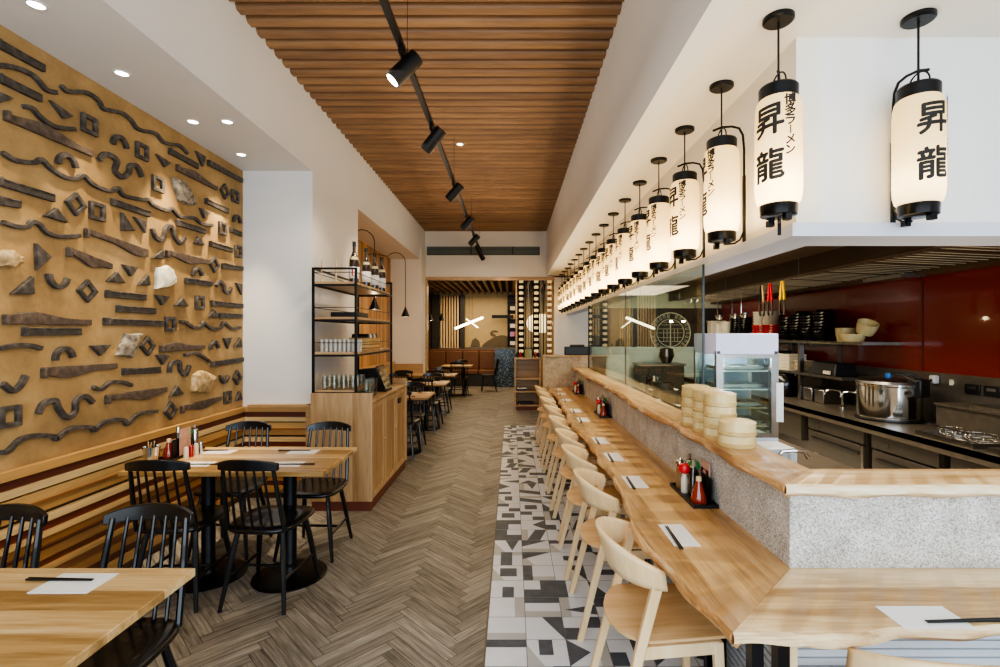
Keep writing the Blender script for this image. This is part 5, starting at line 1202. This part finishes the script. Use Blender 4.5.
for i in range(2): tag(B().box(-.15,.15,-.13,.13,0,.02).build('black_tray', 'blackpl', None, (.28,10.16,.11+i*.021)), 'black tray on the lowest shelf of the low oak unit, %s from the bottom' % ORD[i], 'tray', 'trays in the oak unit')
struct(B().box(.08,.93,10.96,11.0,0,2.77).build('trim_15', plain('screen_back', '#33241a', .6)) if False else B().box(.08,.11,10.76,10.94,0,2.77).build('trim_15', 'cab2'))
for i, x in enumerate((.2,.53,.82)):
    t = thing('bead_strand', 'hanging strand of lit cream cylinders, %s from the left of the timber opening' % ORD[i], 'screen', (x,10.84,2.77), 0, 'strands of cream cylinders')
    B().cyl((0,0,0),(0,0,-1.72),.006,n=6).build('cord', 'blackm', t); B().box(-.075,.075,.05,.07,-1.72,0).build('backing_board', 'panel' if i == 2 else 'slatback', t)
    for k in range(13):
        z = -.08-k*.127
        bd = B().lathe([(.0,-.03),(.042,-.03),(.048,-.018),(.048,.018),(.042,.03),(0,.03)], (0,0,z), 16, cap=False).build('bead', 'bead', t)
        B().lathe([(0,.03),(.034,.03),(.034,.048),(0,.048)], (0,0,z), 12, cap=False).build('spool', 'blackm', bd)
for i, x in enumerate((.3,.36,.42,.63,.69,.75)): tag(B().box(-.012,.012,-.012,.012,0,2.76).build('screen_rod', 'steeld' if i % 2 else 'blackm', None, (x,10.86,0)), 'slim vertical rod between the cylinder strands, %s from the left' % ORD[i], 'rod', 'rods of the strand screen')
t = thing('oval_lantern', 'wide oval cream paper lantern glowing behind the strands', 'lantern', (.72,12.8,2.8)); B().cyl((0,0,0),(0,0,-.75),.005,n=6).build('cord', 'blackm', t)
pr = [(.08,-.24)]+[(.34*math.cos(a)**.6, .24*math.sin(a)) for a in [(-1.3+2.6*k/14) for k in range(15)]]+[(.08,.24)]
B().lathe(pr, (0,0,-.99), 32, cap=False).build('paper_shade', emit('oval_paper', '#ffe6ab', 1.6), t)
# rear room shell
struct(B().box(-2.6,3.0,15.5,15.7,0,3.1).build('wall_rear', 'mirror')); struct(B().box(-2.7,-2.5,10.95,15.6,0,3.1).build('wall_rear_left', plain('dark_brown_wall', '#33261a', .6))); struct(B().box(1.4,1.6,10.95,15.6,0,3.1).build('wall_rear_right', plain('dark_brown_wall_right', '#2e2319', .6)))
b = B().box(-2.6,1.5,10.95,15.6,2.86,3.0, 1); b.mi = 0
for i in range(22): b.box(-2.5+i*.18,-2.44+i*.18,10.95,15.5,2.78,2.86)
struct(b.build('ceiling_rear', ['slat','slatback']))
t = thing('slatted_panel', 'pale timber slatted wall panel in the rear room', 'panel', (-1.9,15.3,1.1))
B().box(-.32,.28,.1,.14,0,1.62).build('backing_board', 'slatback', t)
for k in range(7): B().box(-.31+k*.085,-.265+k*.085,.04,.1,0,1.62).build('slat', 'birch', t)
for i, (x0, x1) in enumerate(((-2.48,-2.26),(-1.6,-1.47))): tag(B().box(x0,x1,15.3,15.45,1.1,2.75).build('dark_shelf_panel', 'darkappl'), 'narrow dark panel beside the pale slatted panel, %s side' % ('left' if i == 0 else 'right'), 'panel', 'dark panels in the rear room')
t = thing('wall_bookcase', 'narrow black shelves of small goods on the rear wall', 'shelving', (0,15.3,1.15)); B().box(-.14,.16,.15,.18,0,1.6).box(-.14,-.12,0,.18,0,1.6).box(.14,.16,0,.18,0,1.6).build('frame', 'blackm', t)
for k in range(6): B().box(-.12,.14,0,.16,.02+k*.27,.04+k*.27).build('shelf', 'blackm', t)
for k in range(5): tag(B().box(-.08,.08,-.04,.04,0,.12+.03*(k%2)).build('boxed_goods', ['creamc','redc','creamc','bambood','creamc'][k], None, (.02,15.36,1.19+k*.27)), 'small box on the narrow black shelves, %s shelf up' % ORD[k], 'box', 'boxes on the black shelves')
# mural of grey hills and fish on the beige wall
b = B(); b.prism([(-.95,1.14),(.0,1.14)]+[(-.47+.47*math.cos(a), 1.14+.33*math.sin(a)+.08*math.sin(a*2)) for a in [PI*k/12 for k in range(1,12)]], 'y', 15.47, 15.499)
b.prism([(-.55+.14*math.cos(a), 1.55+.10*math.sin(a)) for a in [.6+4.6*k/9 for k in range(10)]]+[(-.55+.05*math.cos(a), 1.57+.04*math.sin(a)) for a in [5.0-4.2*k/9 for k in range(10)]], 'y', 15.465, 15.5)
b.prism([(-1.3,1.14),(-1.0,1.14),(-1.02,1.3),(-1.14,1.42),(-1.25,1.34)], 'y', 15.47, 15.499)
tag(b.build('hill_mural', 'mural'), 'grey hill and curl mural on the beige rear wall', 'mural')
tag(B().box(-.62,.04,15.2,15.26,2.02,2.12).build('wall_beam', 'blackm'), 'short black beam across the beige rear wall', 'beam')
t = thing('banquette', 'tan leather banquette bench along the rear wall', 'bench', (-1.49,14.5,0))
B().box(-1.0,1.0,.5,.7,.0,1.08).build('back_panel', 'leather', t, bev=.02)
for k in range(4): B().box(-.99+k*.5,-.51+k*.5,.36,.5,.48,1.02).build('back_cushion', 'leather', t, bev=.02); B().box(-.99+k*.5,-.51+k*.5,-.05,.48,.36,.48).build('seat_cushion', 'leather', t, bev=.02)
B().box(-.98,.98,0,.5,0,.36).build('base', 'darkappl', t)
tag(B().box(-2.45,-2.05,11.2,14.3,0,.46).box(-2.49,-2.38,11.2,14.3,.46,1.05).build('side_bench', 'leather', bev=.02), 'tan leather bench along the left wall of the rear room', 'bench')
b = B().box(-.5,.6,14.3,14.8,0,1.1); struct(B().box(-2.45,.7,15.35,15.49,1.08,1.12).build('trim_18', 'steeld')); b.box(-.52,.62,14.28,14.82,1.1,1.13,1); tag(b.build('mosaic_counter', ['bluemos','steeld']), 'blue-black mosaic counter at the back of the rear room', 'counter')
for i, (p, q) in enumerate((((-1.5,13,1.68),(-.76,13,1.97)),((-1.35,14.6,1.98),(-1.0,14.6,1.72)))):  # second, smaller tube is modelled in place of a mirrored lamp
    t = thing('tube_lamp_and_reflection', 'slanted glowing tube in the rear room, %s' % ('the larger hanging lamp' if i == 0 else 'a smaller copy as its reflection'), 'lamp', ((p[0]+q[0])/2,p[1],2.78))
    rr = .03 if i == 0 else .012
    c = Vector(((p[0]+q[0])/2,p[1],2.78)); B().cyl(Vector(p)-c, Vector(q)-c, rr, n=12).build('glowing_tube', 'tube', t); B().cyl((0,0,0),(0,0,(p[2]+q[2])/2-2.78),.004,n=6).build('cord', 'blackm', t)
for i, (x, y) in enumerate(((-2.05,12.4),(-1.78,12.5))):
    t = thing('cone_pendant', 'small black cone pendant in the rear room, %s one' % ('left' if i == 0 else 'right'), 'lamp', (x,y,2.78), 0, 'cone pendants in the rear room'); B().cyl((0,0,0),(0,0,-.75),.004,n=6).build('cord', 'blackm', t); B().lathe([(.012,-.72),(.015,-.75),(.085,-.91),(.08,-.91),(.01,-.76)], n=20, cap=False).build('cone_shade', 'blackm', t)
    light('cone_lamp', 'POINT', (x,y,1.86), 6, (1,.72,.4), .03)
# dark objects on the granite end wall
tag(B().box(-.18,.2,-.06,.06,0,.13).box(-.1,.12,-.03,.03,.13,.16).build('till_printer', 'blackpl', None, (.98,7.53,1.222), bev=.01), 'black till printer on top of the granite end wall', 'printer')
tag(B().tube([(0,0,0),(0,0,.12),(.02,-.04,.2),(.06,-.08,.22)], .012, 8).cyl((0,0,0),(0,0,.015),.04).build('desk_lamp', 'blackm', None, (1.3,7.53,1.222)), 'small black bent stand on the granite end wall by the glass', 'stand')

# ================================================================ LIGHT AND CAMERA
w = bpy.data.worlds.new('daylight'); bpy.context.scene.world = w; w.use_nodes = True
w.node_tree.nodes['Background'].inputs[0].default_value = (.80,.90,1,1); w.node_tree.nodes['Background'].inputs[1].default_value = 1.0
light('shopfront_daylight', 'AREA', (.4,-1.1,1.7), 135, (.72,.86,1), 5.0, size_y=2.6, target=(.4,6,1.3))
light('aisle_fill', 'AREA', (-.6,3.0,3.1), 18, (1,.86,.68), 1.6, size_y=3.0, rot=(0,0,0))  # added invisible fill over the near aisle, no fixture here
light('aisle_fill_far', 'AREA', (-.6,8.0,3.1), 27, (1,.74,.44), 1.6, size_y=4.0, rot=(0,0,0))  # same kind of added warm fill, farther down the aisle
light('bay_ambient_fill', 'AREA', (1.03,5.5,2.05), 40, (1,.80,.50), .2, size_y=8, rot=(PI,0,0))  # unseen upward strip added as ambient light for the lantern bay
light('rear_room', 'AREA', (-.8,13.4,2.7), 70, (1,.76,.48), 2.5, size_y=3.0, rot=(0,0,0))
light('kitchen_light', 'AREA', (1.8,4.4,2.13), 60, (1,.84,.62), .5, size_y=3.6, rot=(0,0,0), spread=2.3)
light('kitchen_far', 'AREA', (1.9,6.2,2.12), 40, (1,.92,.76), .8, size_y=1.6, rot=(.5,0,0))
light('kitchen_bounce_fill', 'AREA', (2.15,4.3,.05), 42, (1,.8,.55), .75, size_y=4.8, rot=(PI,0,0))  # up-light added at floor level, stands in for bounce onto the hood
light('ceiling_bounce_fill', 'AREA', (-.6,5.0,2.9), 24, (1,.84,.64), 1.5, size_y=8, rot=(PI,0,0))  # added upward fill without a fixture, brightens the ceiling slats
cam = bpy.data.cameras.new('camera'); cam.sensor_width = 36; cam.lens = 36*495/1000; cam.shift_x = -.012; cam.clip_start = .05
co = bpy.data.objects.new('camera', cam); COL.objects.link(co); co.location = (0,0,1.55); co.rotation_euler = (PI/2,0,0)
sc = bpy.context.scene; sc.camera = co
sc.cycles.max_bounces = 8; sc.cycles.diffuse_bounces = 4; sc.cycles.transmission_bounces = 8; sc.cycles.transparent_max_bounces = 12
sc.cycles.use_denoising = True; sc.cycles.caustics_reflective = False; sc.cycles.caustics_refractive = False; sc.cycles.sample_clamp_indirect = 6
sc.view_settings.view_transform = 'AgX'; sc.view_settings.look = 'AgX - Medium High Contrast'; sc.view_settings.exposure = .36
